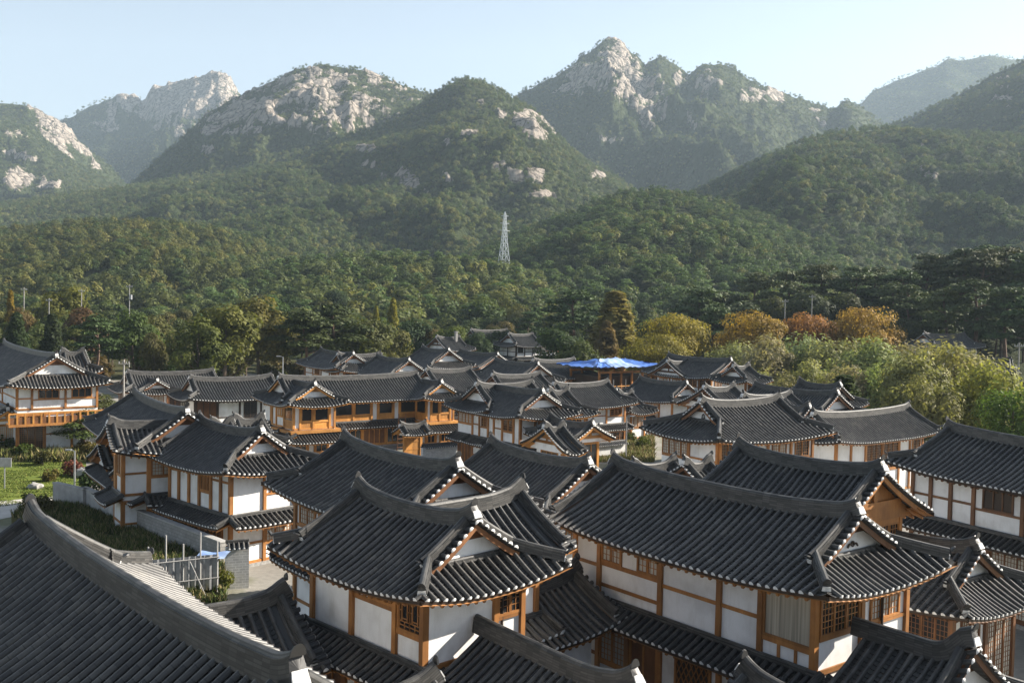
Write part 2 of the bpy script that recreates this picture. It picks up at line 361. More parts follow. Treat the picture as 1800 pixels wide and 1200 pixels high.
    def build(s, parent, name='roof'):
        W_ = s.wood or M_WOOD
        mb = MB(); nr = max(3, int(round(s.L / s.sp))); A = (np.arange(nr) + .5) * (s.L / nr) - s.l
        for side in (-1, 1):
            s.slope(mb, lambda a, v: s.front(a, v, side), A, s.vtop(A), coarse=side not in s.sides)
        for e, typ, vg in ((-1, s.em, s.vm), (1, s.ep, s.vp)):
            if typ == 'p':
                ny = max(3, int(round(s.W / s.sp))); B = (np.arange(ny) + .5) * (s.W / ny) - s.w
                s.slope(mb, lambda a, v: s.end(e, a, v), B, np.minimum(vg + .02, np.clip(1 - np.abs(B) / s.w, 0, 1)))
            if typ in 'pg':        # verge: short tiles lying across the gable edge
                xg = s.xp if e > 0 else s.xm; v = np.arange(.985, max(vg, .03) + .02, -.29 / (s.w * 1.15))
                arc = np.linspace(0, np.pi, 6 if s.lod == 0 else 5); rad = .29 * s.sp
                for side in (-1, 1):
                    for vv in v:
                        c = s.front(e * (xg - .12), vv, side); c2 = s.front(e * (xg + s.ov + .05), vv, side); c2[2] -= .03
                        dn = s.front(e * xg, vv - .02, side) - s.front(e * xg, vv + .02, side); dn /= np.linalg.norm(dn)
                        up = np.cross(dn, [1, 0, 0]); up *= np.sign(up[2]); 
                        ring = rad * (np.cos(arc)[:, None] * dn + np.sin(arc)[:, None] * up) + up * .03
                        mb.grid(s.T(np.stack([c + ring, c2 + ring])), None, 0, True)
                        r2 = c2 + ring * 1.12; mb.fan(s.T(r2), s.T(c2 + up * .06 + np.array([e * .06, 0, 0])), 1, True)
                        mb.fan(s.T(np.vstack([r2[0], r2[-1]])), s.T(c2 + up * .06 + np.array([e * .06, 0, 0])), 1, True)
                    vv = np.linspace(1, max(vg - .03, 0), 8)
                    P = np.stack([s.front(e * (xg - .35), vv, side), s.front(e * (xg + s.ov), vv, side)], 1); P[..., 2] -= .01
                    mb.grid(s.T(P), None, 0)
        roof = mb.build(name, [M_TILE, M_MORTAR], parent)
        # main ridge
        x0, x1 = -(s.xm + (s.ov if s.em != 'n' else 0)), s.xp + (s.ov if s.ep != 'n' else 0)
        xs = np.concatenate([np.linspace(x0, x0 + 1, 6)[:-1], np.linspace(x0 + 1, x1 - 1, 18), np.linspace(x1 - 1, x1, 6)[1:]]); P = s.front(xs, 1.0, 1); P[:, 1] = 0; P[:, 2] -= .06
        cu = np.clip((np.abs(xs - x0) if s.em != 'n' else 9) / .9, 0, 1), np.clip((np.abs(x1 - xs) if s.ep != 'n' else 9) / .9, 0, 1)
        P[:, 2] += .17 * ((1 - cu[0]) ** 2 + (1 - cu[1]) ** 2)
        rb = MB(); s.ridge_sweep(rb, P, .33, .60, 6, (s.em != 'n', s.ep != 'n'), .15)
        rb.build('ridge', [M_RIDGE, M_MORTAR], roof)
        for e, typ, vg in ((-1, s.em, s.vm), (1, s.ep, s.vp)):
            if typ == 'n': continue
            xg = (s.xp if e > 0 else s.xm) + .02
            for side in (-1, 1):
                hb = MB()
                v = np.linspace(.97, max(vg - .05, .10 if typ == 'g' else 0), 10); P = s.front(np.full(10, e * xg), v, side); P[:, 2] += .02
                s.ridge_sweep(hb, P, .30, .36, 3, (False, True), .12)
                if typ == 'p':
                    v = np.linspace(vg + .03, .07, 10); P = s.front(e * (s.l - v * s.w - .001), v, side); P[:, 2] += .02
                    s.ridge_sweep(hb, P, .28, .36, 3, (False, True), .16)
                hb.build('hip_ridge' if typ == 'p' else 'verge_ridge', [M_RIDGE, M_MORTAR], roof)
            # gable wall, bargeboards
            gb = MB(); vb = max(vg, .0) if typ == 'p' else .16
            vv = np.linspace(vb, 1, 9); ring = np.vstack([s.front(np.full(9, e * (xg - .16)), vv, -1), s.front(np.full(9, e * (xg - .16)), vv[::-1], 1)]); ring[:, 2] -= .05
            ring[0, 2] -= .2; ring[-1, 2] -= .2
            cc = ring.mean(0)
            if s.gable == 'wood': gb.fan(s.T(np.vstack([ring, ring[:1]])), s.T(cc), 0, flip=e < 0)
            else:
                zl = ring[:, 2].min(); zc = zl + (ring[:, 2].max() - zl) * .60
                lo_ = ring.copy(); over = lo_[:, 2] > zc; k0 = np.where(over)[0]
                a, b2 = ring[k0[0] - 1], ring[k0[0]]; q = (zc - a[2]) / (b2[2] - a[2]); pl = a + (b2 - a) * q; a, b2 = ring[k0[-1]], ring[k0[-1] + 1]; q = (zc - a[2]) / (b2[2] - a[2]); pr_ = a + (b2 - a) * q
                low_ = np.vstack([ring[:k0[0]], [pl], [pr_], ring[k0[-1] + 1:]]); hi_ = np.vstack([[pl], ring[k0[0]:k0[-1] + 1], [pr_]])
                gb.fan(s.T(np.vstack([low_, low_[:1]])), s.T(low_.mean(0)), 1, flip=e < 0); gb.fan(s.T(np.vstack([hi_, hi_[:1]])), s.T(hi_.mean(0)), 0, flip=e < 0)
            for side in (-1, 1):
                v2 = np.linspace(max(vb - .04, 0), 1, 9); top = s.front(np.full(9, e * (xg + .25)), v2, side); top[:, 2] -= .06
                bot = top.copy(); bot[:, 2] -= .22
                dx = np.array([e * .06, 0, 0])
                gb.grid(s.T(np.stack([top + dx, bot + dx], 1)), None, 0); gb.grid(s.T(np.stack([top, bot], 1)), None, 0); gb.grid(s.T(np.stack([bot, bot + dx], 1)), None, 0)
                inn = top.copy(); inn[:, 0] = e * (xg - .16); gb.grid(s.T(np.stack([top, inn], 1)), None, 0)
            if typ == 'g':     # collar beam and king post showing in the open gable
                zc = s.ze + s.rise * .50; hw = s.w * .55
                gb.box((e * (xg - .16), -hw, zc - .12), (e * (xg + .0), hw, zc + .12), 0, s.T)
                gb.box((e * (xg - .15), -.12, zc + .12), (e * (xg - .02), .12, s.ze + s.rise - .1), 0, s.T)
            else:
                z0 = s.ze + s.rise * s.g(vg); hw = (1 - vg) * s.w * .8
                rbm = MB(); s.ridge_sweep(rbm, np.array([[e * (xg - .02), y, z0 + .05] for y in np.linspace(-hw, hw, 6)]), .22, .16, 2, (False, False), 0)
                rbm.build('flashing_ridge', [M_RIDGE, M_MORTAR], roof)
            gb.build('gable', [W_ if W_ is M_FRESH else M_AGED if s.gable != 'wood' else W_, M_PLASTER], roof)
        # eaves: soffit boards, rafters, fascia
        eb = MB()
        def eave(fn, a0, a1, dirv, hipfn, rsp):
            n = 14; a = np.linspace(a0, a1, n); vw = min(s.oh / s.w + .03, .9)
            vt = np.minimum(vw, hipfn(a))
            o = fn(a, 0 * a); i = fn(a, vt); o[:, 2] -= .16; i[:, 2] -= .20; om = fn(a, vt * .5); om[:, 2] -= .18
            eb.grid(s.T(np.stack([o, om, i], 1)), None, 0)
            tp = fn(a, 0 * a + .01); tp[:, 2] -= .02; lw = tp.copy(); lw[:, 2] -= .15; lw += dirv * -.02
            eb.grid(s.T(np.stack([tp, lw], 1)), None, 1)
            for q in np.arange(a0 + .15, a1 - .1, rsp):
                vq = min(vw, float(hipfn(np.array([q]))[0]))
                if vq < .12: continue
                p0 = fn(np.array([q]), np.array([.02]))[0]; p1 = fn(np.array([q]), np.array([vq]))[0]; p0[2] -= .24; p1[2] -= .27
                eb.bar(s.T(p0), s.T(p1), .10, .10, 0)
        rsp = (.36, .48, .7)[s.lod]
        for side in (-1, 1):
            eave(lambda a, v: s.front(a, v, side), -s.l, s.l, np.array([0, side, 0]), lambda a: np.where(((a > 0) & (s.ep == 'p')) | ((a < 0) & (s.em == 'p')), np.clip((s.l - np.abs(a)) / s.w, 0, 1), 1), rsp if side in s.sides else 1.5)
        for e, typ in ((-1, s.em), (1, s.ep)):
            if typ == 'p': eave(lambda a, v: s.end(e, a, v), -s.w, s.w, np.array([e, 0, 0]), lambda a: np.clip(1 - np.abs(a) / s.w, 0, 1), rsp)
        eb.build('eave', [W_, M_DARK], roof)
        return roof

class LeanTo:
    """A tiled skirt roof along a wall from A to B (local xy), falling outward (to the right of A->B)."""
    def __init__(s, A, B, zt, depth=1.25, drop=.55, lod=1, sp=.33, wood=None, endA=True, endB=True):
        s.A = np.array(A, float); s.B = np.array(B, float); s.zt = zt; s.dp = depth; s.dr = drop; s.lod = lod; s.sp = sp; s.wood = wood or M_WOOD
        d = s.B - s.A; s.L = np.linalg.norm(d); s.d = d / s.L; s.n = np.array([s.d[1], -s.d[0]]); s.w = depth; s.ends = (endA, endB)
    def T(s, P): return np.asarray(P, float)
    def fn(s, a, v):
        a, v = np.broadcast_arrays(np.asarray(a, float), np.asarray(v, float))
        lf = .10 * (np.clip(1 - a / 2.0, 0, 1) ** 2 * s.ends[0] + np.clip(1 - (s.L - a) / 2.0, 0, 1) ** 2 * s.ends[1]) * (1 - v)
        xy = s.A + s.d * a[..., None] + s.n * (s.dp * (1 - v))[..., None]
        return np.concatenate([xy, (s.zt - s.dr * (1 - (.8 * v + .2 * v * v)) + lf)[..., None]], -1)
    slope = Roof.slope; ridge_sweep = Roof.ridge_sweep
    def build(s, parent):
        mb = MB(); nr = max(3, int(round(s.L / s.sp))); A = (np.arange(nr) + .5) * s.L / nr
        s.slope(mb, s.fn, A, np.ones(nr)); roof = mb.build('skirt_roof', [M_TILE, M_MORTAR], parent)
        rb = MB(); a = np.linspace(0, s.L, 8); P = s.fn(a, 1 + 0 * a); P[:, :2] += s.n * .1; P[:, 2] -= .03; s.ridge_sweep(rb, P, .22, .17, 2, (False, False), 0)
        for on, x in zip(s.ends, (.1, s.L - .1)):
            if on:
                v = np.linspace(.98, .05, 6); P = s.fn(x + 0 * v, v); s.ridge_sweep(rb, P, .26, .24, 2, (False, True), .1)
        rb.build('ridge', [M_RIDGE, M_MORTAR], roof)
        eb = MB(); a = np.linspace(0, s.L, 10); o = s.fn(a, 0 * a); i = s.fn(a, 1 + 0 * a); o[:, 2] -= .14; i[:, 2] -= .2; eb.grid(np.stack([o, i], 1), None, 0)
        tp = s.fn(a, 0 * a + .02); tp[:, 2] -= .02; lw = tp.copy(); lw[:, 2] -= .13; eb.grid(np.stack([tp, lw], 1), None, 1)
        for q in np.arange(.2, s.L, (.4, .5, .8)[s.lod]):
            p0 = s.fn(q, .03); p1 = s.fn(q, .97); p0[2] -= .2; p1[2] -= .25; eb.bar(p0, p1, .09, .09, 0)
        eb.build('eave', [s.wood, M_DARK], roof)
        return roof
rng = np.random.default_rng(7); random.seed(7)
# ------------------------------------------------------------------ house bodies
class Wall:
    """One straight wall line A->B (local xy), outward normal to the right of A->B. Everything it builds is its own part."""
    def __init__(s, parent, A, B, wood, lod):
        s.p = parent; s.A = np.array(A, float); s.B = np.array(B, float); d = s.B - s.A; s.L = np.linalg.norm(d); s.d = d / s.L; s.n = np.array([s.d[1], -s.d[0]]); s.wood = wood; s.lod = lod
    def T(s, P):     # (along, out, z) -> local
        P = np.asarray(P, float); xy = s.A + P[..., :1] * s.d + P[..., 1:2] * s.n
        return np.concatenate([xy, P[..., 2:]], -1)
    def box(s, mb, a0, a1, o0, o1, z0, z1, m=0): mb.box((a0, o0, z0), (a1, o1, z1), m, s.T)
    def part(s, name, a0, a1, o0, o1, z0, z1, m):
        mb = MB(); s.box(mb, a0, a1, o0, o1, z0, z1); return mb.build(name, m, s.p)
    def window(s, a0, a1, z0, z1, kind='lattice', name='window'):
        W = s.wood; fr = .07 if a1 - a0 < 1.1 else .09
        mb = MB(); s.box(mb, a0, a1, .0, .085, z0, z0 + fr); s.box(mb, a0, a1, .0, .085, z1 - fr, z1); s.box(mb, a0, a0 + fr, .0, .083, z0 + fr, z1 - fr); s.box(mb, a1 - fr, a1, .0, .083, z0 + fr, z1 - fr)
        fo = mb.build(name, W, s.p)
        g = MB(); s.box(g, a0 + fr, a1 - fr, .01, .022, z0 + fr, z1 - fr); gm = {'lattice': M_PAPER, 'glass': M_GLASS, 'dark': M_GLASS, 'curtain': M_CURT, 'open': M_GLASS, 'slat': M_DARK, 'grid': M_DARK, 'geo': M_GLASS, 'board': M_AGED if W is not M_AGED else M_DARK}[kind]
        if kind == 'lattice' and random.random() < .5: gm = M_GLASS
        g.build('pane', gm, fo)
        l = MB(); w = a1 - a0 - 2 * fr; h = z1 - z0 - 2 * fr; x0 = a0 + fr; y0 = z0 + fr
        if kind in ('lattice', 'glass', 'dark', 'board'):
            k = 2 if w < 1.5 else (3 if w < 2.2 else 4)
            for j in range(1, k): s.box(l, x0 + w * j / k - .035, x0 + w * j / k + .035, .02, .07, y0, y0 + h)
        if kind == 'lattice' and s.lod < 2:
            nx, ny = max(3, int(w / .17)), max(3, int(h / .2))
            for j in range(1, nx): s.box(l, x0 + w * j / nx - .012, x0 + w * j / nx + .012, .02, .045, y0, y0 + h)
            for j in range(1, ny): s.box(l, x0, x0 + w, .02, .042, y0 + h * j / ny - .012, y0 + h * j / ny + .012)
        if kind == 'slat':
            nx = max(4, int(w / (.16 if s.lod == 0 else .24)))
            for j in range(1, nx): s.box(l, x0 + w * j / nx - .035, x0 + w * j / nx + .035, .02, .06, y0, y0 + h)
        if kind == 'grid':
            st = .24
            for sg in (1, -1):
                for c in np.arange(-h, w + h, st):
                    pts = []
                    x_a, x_b = c, c + sg * h * .55
                    q0, q1 = 0.0, 1.0
                    if x_a == x_b: continue
                    for lim, ge in ((0, True), (w, False)):
                        tt = (lim - x_a) / (x_b - x_a)
                        if (x_b > x_a) == ge: q0 = max(q0, tt)
                        else: q1 = min(q1, tt)
                    if q1 - q0 < .05: continue
                    P = s.T(np.array([[x0 + x_a + (x_b - x_a) * q, .045, y0 + h * q] for q in (q0, q1)])); l.bar(P[0], P[1], .035, .03)
        if kind == 'geo':
            for q in range(2):
                xa = x0 + w * q / 2; ww = w / 2
                for fx in (0, .24, .76, 1): s.box(l, xa + ww * fx - .022, xa + ww * fx + .022, .02, .055, y0 + (h * .2 if 0 < fx < 1 else 0), y0 + h)
                for fz, f0, f1 in ((.2, 0, 1), (.09, 0, 1), (.5, 0, .24), (.5, .76, 1), (.78, 0, 1), (.28, .24, .76)): s.box(l, xa + ww * f0, xa + ww * f1, .02, .05, y0 + h * fz - .018, y0 + h * fz + .018)
                for fx in (.5,): s.box(l, xa + ww * fx - .018, xa + ww * fx + .018, .02, .05, y0, y0 + h * .2)
        if l.n: l.build('lattice', W, fo)
        return fo
    def facade(s, z0, z1, bays, post=.2, sill=None, base=True, ends=(True, True)):
        """bays: list of (relative width, type)."""
        tot = sum(b[0] for b in bays); a = 0.0; H = z1 - z0; W = s.wood
        s.part('beam', 0, s.L, -.05, .09, z1 - .24, z1, W)
        if base: s.part('beam', 0, s.L, -.05, .07, z0, z0 + .16, W)
        if ends[0]: s.part('post', -.02, post - .02, -.12, .125, z0, z1 - .003, W)
        for i, (w, ty) in enumerate(bays):
            b = a + s.L * w / tot; lo, hi = a + post / 2, b - post / 2; zb, zt = z0 + (.16 if base else 0), z1 - .24; h = zt - zb
            if i < len(bays) - 1: s.part('post', b - post / 2, b + post / 2, -.05, .125, z0, z1 - .003, W)
            elif ends[1]: s.part('post', b - post + .02, b + .02, -.12, .125, z0, z1 - .003, W)
            if ty == 'm':
                s.part('beam', lo, hi, -.05, .06, zb + h * .45, zb + h * .45 + .13, W)
            elif ty == 'h':
                s.part('beam', lo, hi, -.05, .06, zb + h * .74, zb + h * .74 + .13, W)
            elif ty in 'wgb':
                s.part('beam', lo, hi, -.05, .075, zb + h * .38, zb + h * .38 + .12, W)
                q = .16 * (hi - lo); s.window(lo + q, hi - q, zb + h * .38 + .12, zt, {'w': 'lattice', 'g': 'glass', 'b': 'board'}[ty])
            elif ty in 'VX':
                s.part('beam', lo, hi, -.05, .075, zb + h * .38, zb + h * .38 + .12, W); s.window(lo, hi, zb + h * .38 + .12, zt, 'lattice' if ty == 'V' else 'slat')
            elif ty == 'G':
                s.part('beam', lo, hi, -.05, .075, zb + h * .34, zb + h * .34 + .14, W); s.window(lo + .03, hi - .03, zb + h * .34 + .14, zt, 'geo')
            elif ty == 'U':      # two windows with a plaster panel between, rail below
                s.part('beam', lo, hi, -.05, .075, zb + h * .50, zb + h * .50 + .16, W); s.part('beam', lo, hi, -.05, .06, zb + h * .16, zb + h * .16 + .13, W)
                t = (hi - lo) / 11; s.window(lo, lo + t * 4, zb + h * .50 + .16, zt, 'lattice'); s.window(hi - t * 4, hi, zb + h * .50 + .16, zt, 'lattice')
            elif ty == 'T':      # slatted transom at the right half, plaster below
                s.part('beam', lo, hi, -.05, .06, zb + h * .62, zb + h * .62 + .16, W); s.window(lo + (hi - lo) * .38, hi, zb + h * .62 + .16, zt, 'slat')
            elif ty == 'd':
                s.window(lo, hi, zb, zt, 'lattice', 'door')
            elif ty == 'D':
                s.window(lo, hi, zb, zt, 'board', 'door')
            elif ty == 'o':
                s.window(lo, hi, zb + .02, zt, 'dark')
            elif ty == 'q':      # big opening over a boarded panel
                s.part('panel', lo, hi, -.05, .04, zb, zb + h * .24, W); s.part('beam', lo, hi, -.05, .10, zb + h * .24, zb + h * .24 + .12, W); s.window(lo + .02, hi - .02, zb + h * .24 + .12, zt - .06, 'open')
            elif ty == 'O':      # big pane over a low panel
                s.part('beam', lo, hi, -.05, .08, zb + h * .2, zb + h * .2 + .16, W); s.window(lo, hi, zb + h * .2 + .16, zt, 'curtain')
                for q in (.33, .67): s.part('stud', lo + (hi - lo) * q - .05, lo + (hi - lo) * q + .05, -.05, .06, zb, zb + h * .2, W)
            elif ty == 'l':
                s.window(lo + (hi - lo) * .25, hi - (hi - lo) * .1, zb, zt - .1, 'grid')
            a = b

def body(parent, lo, hi, z0, z1, mat_=None, T=None, name='wall'):
    mb = MB(); mb.box((lo[0], lo[1], z0), (hi[0], hi[1], z1), 0, T); return mb.build(name, mat_ or M_PLASTER, parent)

PRES = {2: [['w', 'm', 'w', 'm'], ['m', 'w', 'p', 'w'], ['V', 'm', 'w', 'w'], ['w', 'w', 'm', 'V'], ['g', 'm', 'w', 'm']],
        1: [['d', 'm', 'w', 'd'], ['w', 'd', 'd', 'm'], ['D', 'm', 'w', 'm'], ['m', 'V', 'd', 'p']]}
HOUSES = []
def house(label, cx, cy, yaw, roof, wings=(), storeys=2, wood=None, lod=1, front=None, side=None, low=None, lowside=None, skirt='fs', zsplit=None, sidee=1, name='tiled_house', base_z=0.0, frontwing=True, group='tile-roofed timber houses of the village', wallmat=None):
    """roof: dict for Roof (local frame, ridge along x; -y is the front). side at sidee end (+1/-1)."""
    wood = wood or M_WOOD
    h = thing(name, label, 'house', (cx, cy, base_z), yaw, group)
    HOUSES.append((h, roof['L'], roof['W']))
    R = Roof(lod=lod, wood=wood, sides=(-1,) if lod > 0 else (-1, 1), **roof); R.build(h)
    oh = R.oh
    def dobody(Rf, is_main, deck=0, bays=None):
        lx, ly = Rf.l - (oh if Rf.em != 'g' else .75), Rf.w - oh; lxp = Rf.l - (oh if Rf.ep != 'g' else .75)
        if Rf.em == 'n': lx = Rf.l
        if Rf.ep == 'n': lxp = Rf.l
        zt = Rf.ze + Rf.rise * Rf.g(oh / Rf.w) - .20
        zs = zsplit or (Rf.ze - (2.3 if lod else 2.75) if storeys == 2 else 0)
        body(h, (-lx, -ly), (lxp, ly), -.3, zt - .02, wallmat, Rf.T)
        cs = Rf.T(np.array([[-lx, -ly, 0], [lxp, -ly, 0], [lxp, ly, 0], [-lx, ly, 0]]))[:, :2]
        fr = front if is_main else None
        lines = [(0, 1, fr, low, 'f', 2 * 0 + lx + lxp)]
        if not is_main: lines += [(1, 2, None, None, 's', 2 * ly)] + [(2, 3, None, None, 'b', lx + lxp)]
        elif sidee > 0: lines.append((1, 2, side if is_main else None, lowside, 's', 2 * ly))
        if is_main and sidee < 0: lines.append((3, 0, side if is_main else None, lowside, 's', 2 * ly))
        if sidee == 2 or sidee == 0: lines.append((3, 0, None, None, 's', 2 * ly))
        if deck: body(h, (-lx + 1, -ly - deck), (lxp + deck, ly + deck), zs - .2, zs + .08, wood, Rf.T, 'deck')
        for i, j, up, lo_, tag_, ln in lines:
            w = Wall(h, cs[i], cs[j], wood, lod); nb = max(1, int(round(ln / 2.5)))
            def auto(st): 
                p = random.choice(PRES[st]); return [(1, p[k % len(p)]) for k in range(nb)]
            z_up = zs + .15 if storeys == 2 else .25
            ends = (tag_ == 'f', True) if tag_ == 'f' or (is_main and sidee < 0) else (False, True)
            if bays: up, lo_ = bays[1 if tag_ == 's' else 0], bays[2]
            w.facade(z_up, zt, up or auto(storeys), ends=ends)
            if storeys == 2:
                w.facade(.2, zs - .12, lo_ or auto(1), ends=ends)
                if tag_ in skirt and tag_ != 'b':
                    e = .35 + deck; LeanTo(cs[i] - w.d * e, cs[j] + w.d * e, zs + (-.22 if deck else .22), 1.15 + deck * 1.2, .55 + deck * .5, lod, wood=wood).build(h)
            if storeys == 1 or lod < 2:
                w.part('plinth', -.15, w.L + .15, -.3, .18, -.3, .2, M_STONE)
        return cs, zt
    if storeys == 2 or True: dobody(R, True)
    for wd in wings:
        dk = wd.pop('deck', 0); bb = wd.pop('bays', None); Rw = Roof(lod=lod, wood=wood, sides=(-1, 1), **wd); Rw.build(h)
        if frontwing: dobody(Rw, False, dk, bb)
    return h

YA = math.atan2(-.803, .596)      # ridges that run from far left to near right
YB = math.atan2(.596, .803)       # ridges that run from near left to far right
def ridge_house(label, xl, yl, xr, yr, d, ztop, W=7.0, dyaw=0.0, em='p', ep='p', vg=.42, rise=None, wings=(), **kw):
    """Ridge end pixels measured in the photograph and the height of the ridge top give the place, the direction a house of this street grid has, and its length."""
    yaw = (YA if d == 'a' else YB) + dyaw; x = np.array([math.cos(yaw), math.sin(yaw), 0])
    p0 = at_z(xl, yl, ztop); best = min(np.arange(2.0, 34, .05), key=lambda t: abs(proj(p0 + x * t)[0] - xr))
    Lr = best; rise = rise or .28 * W * .98
    em_in = vg * W / 2 - .42 if em == 'p' else 0; ep_in = vg * W / 2 - .42 if ep == 'p' else 0
    L = Lr + em_in + ep_in; c = p0 + x * ((Lr + ep_in - em_in) / 2)
    ze = ztop - .95 - rise
    return house(label, c[0], c[1], yaw, dict(L=L, W=W, ze=ze, rise=rise, em=em, ep=ep, vgm=vg, vgp=vg), wings=[w(L, W, ze, rise) if callable(w) else w for w in wings], **kw)
def wing(x, length, Ww=None, front=True, e='p', vg=.42, dz=0.0, sgn=1, drise=0, deck=0, bays=None):
    """A wing whose ridge runs from the main ridge towards the front (-y), its axis at main x (fraction of the half length)."""
    def f(L, W, ze, rise):
        w = Ww or W; l = W / 2 + length
        return dict(L=l, W=w, ze=ze + dz, rise=rise * w / W + drise, em='n', ep=e, vgp=vg, rot=-math.pi / 2 if front else math.pi / 2, ox=x * L / 2, oy=(-l / 2 if front else l / 2), hr=.2, deck=deck, bays=bays)
    return f
# ------------------------------------------------------------------ the houses, nearest first
def RF(hp, hm, W, ze, rise, vgp, vgm, em='p', ep='p', **k): return dict(L=hp + hm, W=W, ze=ze, rise=rise, em=em, ep=ep, vgp=vgp, vgm=vgm, **k)
def shift(cx, cy, yaw, hp, hm): return cx + math.cos(yaw) * (hp - hm) / 2, cy + math.sin(yaw) * (hp - hm) / 2, yaw
PI2 = math.pi / 2
hB = house('two-storey house in the middle foreground, geometric lattice window beside an orange corner post', *shift(-3.16, 34.74, -.80, 4.17, 4.37),
      RF(4.17, 4.37, 6.41, 6.64, 1.72, .46, .30), wings=[dict(L=5.4, W=5.0, ze=6.62, rise=1.66, em='n', ep='g', ox=.1, oy=2.6, rot=PI2)],
      lod=0, front=[(2.5, 'h'), (2.4, 'T'), (1.5, 'G')], side=[(2.2, 'p'), (1, 'V')], zsplit=4.1, skirt='f')
_j = Roof(L=5.6, W=4.6, ze=3.55, rise=1.3, em='n', ep='g', ox=.8, oy=5.0, rot=PI2, lod=0, sides=(-1, 1)); _j.build(hB)
body(hB, (-.6, 2.2), (2.2, 7.0), -.3, 3.9)
hC = house('long two-storey house right of centre, big reflecting corner window and bird mark on its gable', *shift(8.55, 37.74, -.91, 6.77, 6.76),
      RF(6.77, 6.76, 7.34, 6.83, 1.81, .45, .1, em='g'), lod=0, front=[(1.2, 'm'), (2.6, 'U'), (2.2, 'm'), (1.4, 'm'), (1.7, 'O')], side=[(1.2, 'V'), (1.4, 'w')],
      low=[(1.2, 'm'), (1.3, 'V'), (1.3, 'D'), (2.2, 'l'), (1.3, 'm'), (1.7, 'd')], zsplit=4.0, skirt='f')
house('two-storey house behind the centre foreground roof, scalloped tile ends round its gable', *shift(-4.95, 43.70, -.89, 6.04, 5.92), RF(6.04, 5.92, 6.92, 6.97, 1.84, .5, .41), lod=0)
house('nearest house, its huge dark roof and diagonal ridge filling the bottom left corner', *shift(-8.36, 21.71, -.86, 9.36, 9.2), RF(9.36, 9.2, 8.0, 7.01, 2.31, .5, .5), lod=0, skirt='')
house('small low roof tucked between the nearest roof and the centre foreground house', *shift(-9.1, 33.3, .64, 1.9, 3.2), RF(1.9, 3.2, 5.6, 3.5, 1.75, .12, .1, em='g', ep='g'), lod=0, storeys=1)
house('single-storey roof at bottom right abutting the house with the corner window', *shift(12.75, 30.6, YA, 2.9, 2.2), RF(2.9, 2.2, 6.4, 3.55, 1.85, .42, 0, em='n', hr=.45), lod=0, storeys=1)
house('single-storey roof at bottom centre running out from the plain white end wall', *shift(1.3, 29.35, YA, 4.7, 3.8), RF(4.7, 3.8, 5.8, 3.55, 1.65, .42, 0, em='n', hr=.4), lod=0, storeys=1)
_p = at_z(1319, 1156, 5.75)
house('low roof at the bottom edge in front of the diamond lattice vent', _p[0] + .6 * 3.4, _p[1] - .8 * 3.4, YA, RF(4.6, 4.6, 6, 3.2, 1.6, .4, .4), lod=0, storeys=1)
_p = at_z(757, 1165, 5.45)
house('low roof at the bottom edge whose pale ridge tip reaches the orange corner post', _p[0] - .8 * 2.6, _p[1] - .6 * 2.6, YB, RF(2.9, 3, 4.6, 3.2, 1.3, .12, .1, em='g', ep='g'), lod=0, storeys=1)
ridge_house('dark-roofed house in the centre, half hidden behind the long right-hand roof', 860, 762, 1040, 812, 'a', 8.4, W=8, lod=0, skirt='')
house('house behind the long right-hand roof, an open timber gable facing right', *shift(12.92, 43.72, -.92, 4.1, 4.4), RF(4.1, 4.4, 6.8, 6.9, 2.05, .1, .3, ep='g', gable='wood'), lod=0, side=[(1, 'V'), (1, 'd')], skirt='fs')
hG = house('white-walled two-storey house cut by the right edge, lattice window under its eave', *shift(28.78, 50.63, -1.08, 8.57, 8.58), RF(8.57, 8.58, 7.58, 7.05, 1.79, .4, .35), lod=0,
      front=[(1, 'm'), (1, 'm'), (1.1, 'm'), (2.2, 'b'), (2.2, 'w'), (2.2, 'm'), (2, 'm')], wood=M_AGED)
house('single-storey house at lower right behind the bird mark gable, many short white tile ends', *shift(16.67, 42.33, -.93, 5, 5), RF(5, 5, 6.63, 4.32, 1.74, .51, .2), lod=0, storeys=1, wood=M_AGED)
ridge_house('little pale-ridged roof behind the long right-hand roof, beside the street', 1110, 806, 1190, 784, 'b', 6.4, W=5, storeys=1, em='g', ep='g')
ridge_house('small dark roof right behind the little pale-ridged roof near the street', 1200, 803, 1252, 793, 'b', 6.6, W=4.5, storeys=1, em='g', ep='g')
# left block
house('two-storey white house beside the block wall at left, brown slatted window upstairs', *shift(-17.3, 61.6, -.75, 4.7, 4.6), RF(4.7, 4.6, 6.5, 5.6, 1.85, .5, .3), lod=0,
      front=[(1, 'h'), (1, 'p'), (1, 'p'), (1.1, 'X'), (.9, 'h'), (.9, 'h')], low=[(1, 'w'), (1, 'd'), (1, 'd'), (1.2, 'd'), (1, 'D'), (.8, 'm')], side=[(1, 'p'), (1, 'w')], zsplit=2.9)
house('two-storey house at left with the longest back roof and a small cross gable', *shift(-24.6, 69.4, -.98, 8.0, 7.8), RF(8.0, 7.8, 6.8, 5.95, 2.1, .4, .28), lod=1, zsplit=3.1, wings=[wing(.62, 1.1, 4.6, e='g', bays=([(1, 'm'), (1, 'w')], [(.4, 'p'), (1, 'w')], [(1, 'm')]))(15.8, 6.8, 5.95, 2.1)])
ridge_house('small gabled porch roof low on the left, orange beam under its verge', 212, 799, 252, 797, 'b', 5.4, W=4.2, storeys=1, em='g', ep='g', lod=0, sidee=-1)
ridge_house('dark little gabled roof farthest left beside the pine garden', 172, 769, 204, 767, 'b', 5.6, W=4.4, storeys=1, em='g', ep='g', sidee=-1)
ridge_house('low lit roof peeping over the white house beside the block wall', 408, 727, 466, 723, 'b', 6.6, W=6, storeys=1)
ridge_house('short lit roof between the back roof and the small cross gable at left', 368, 733, 412, 727, 'b', 6.6, W=5, storeys=1)
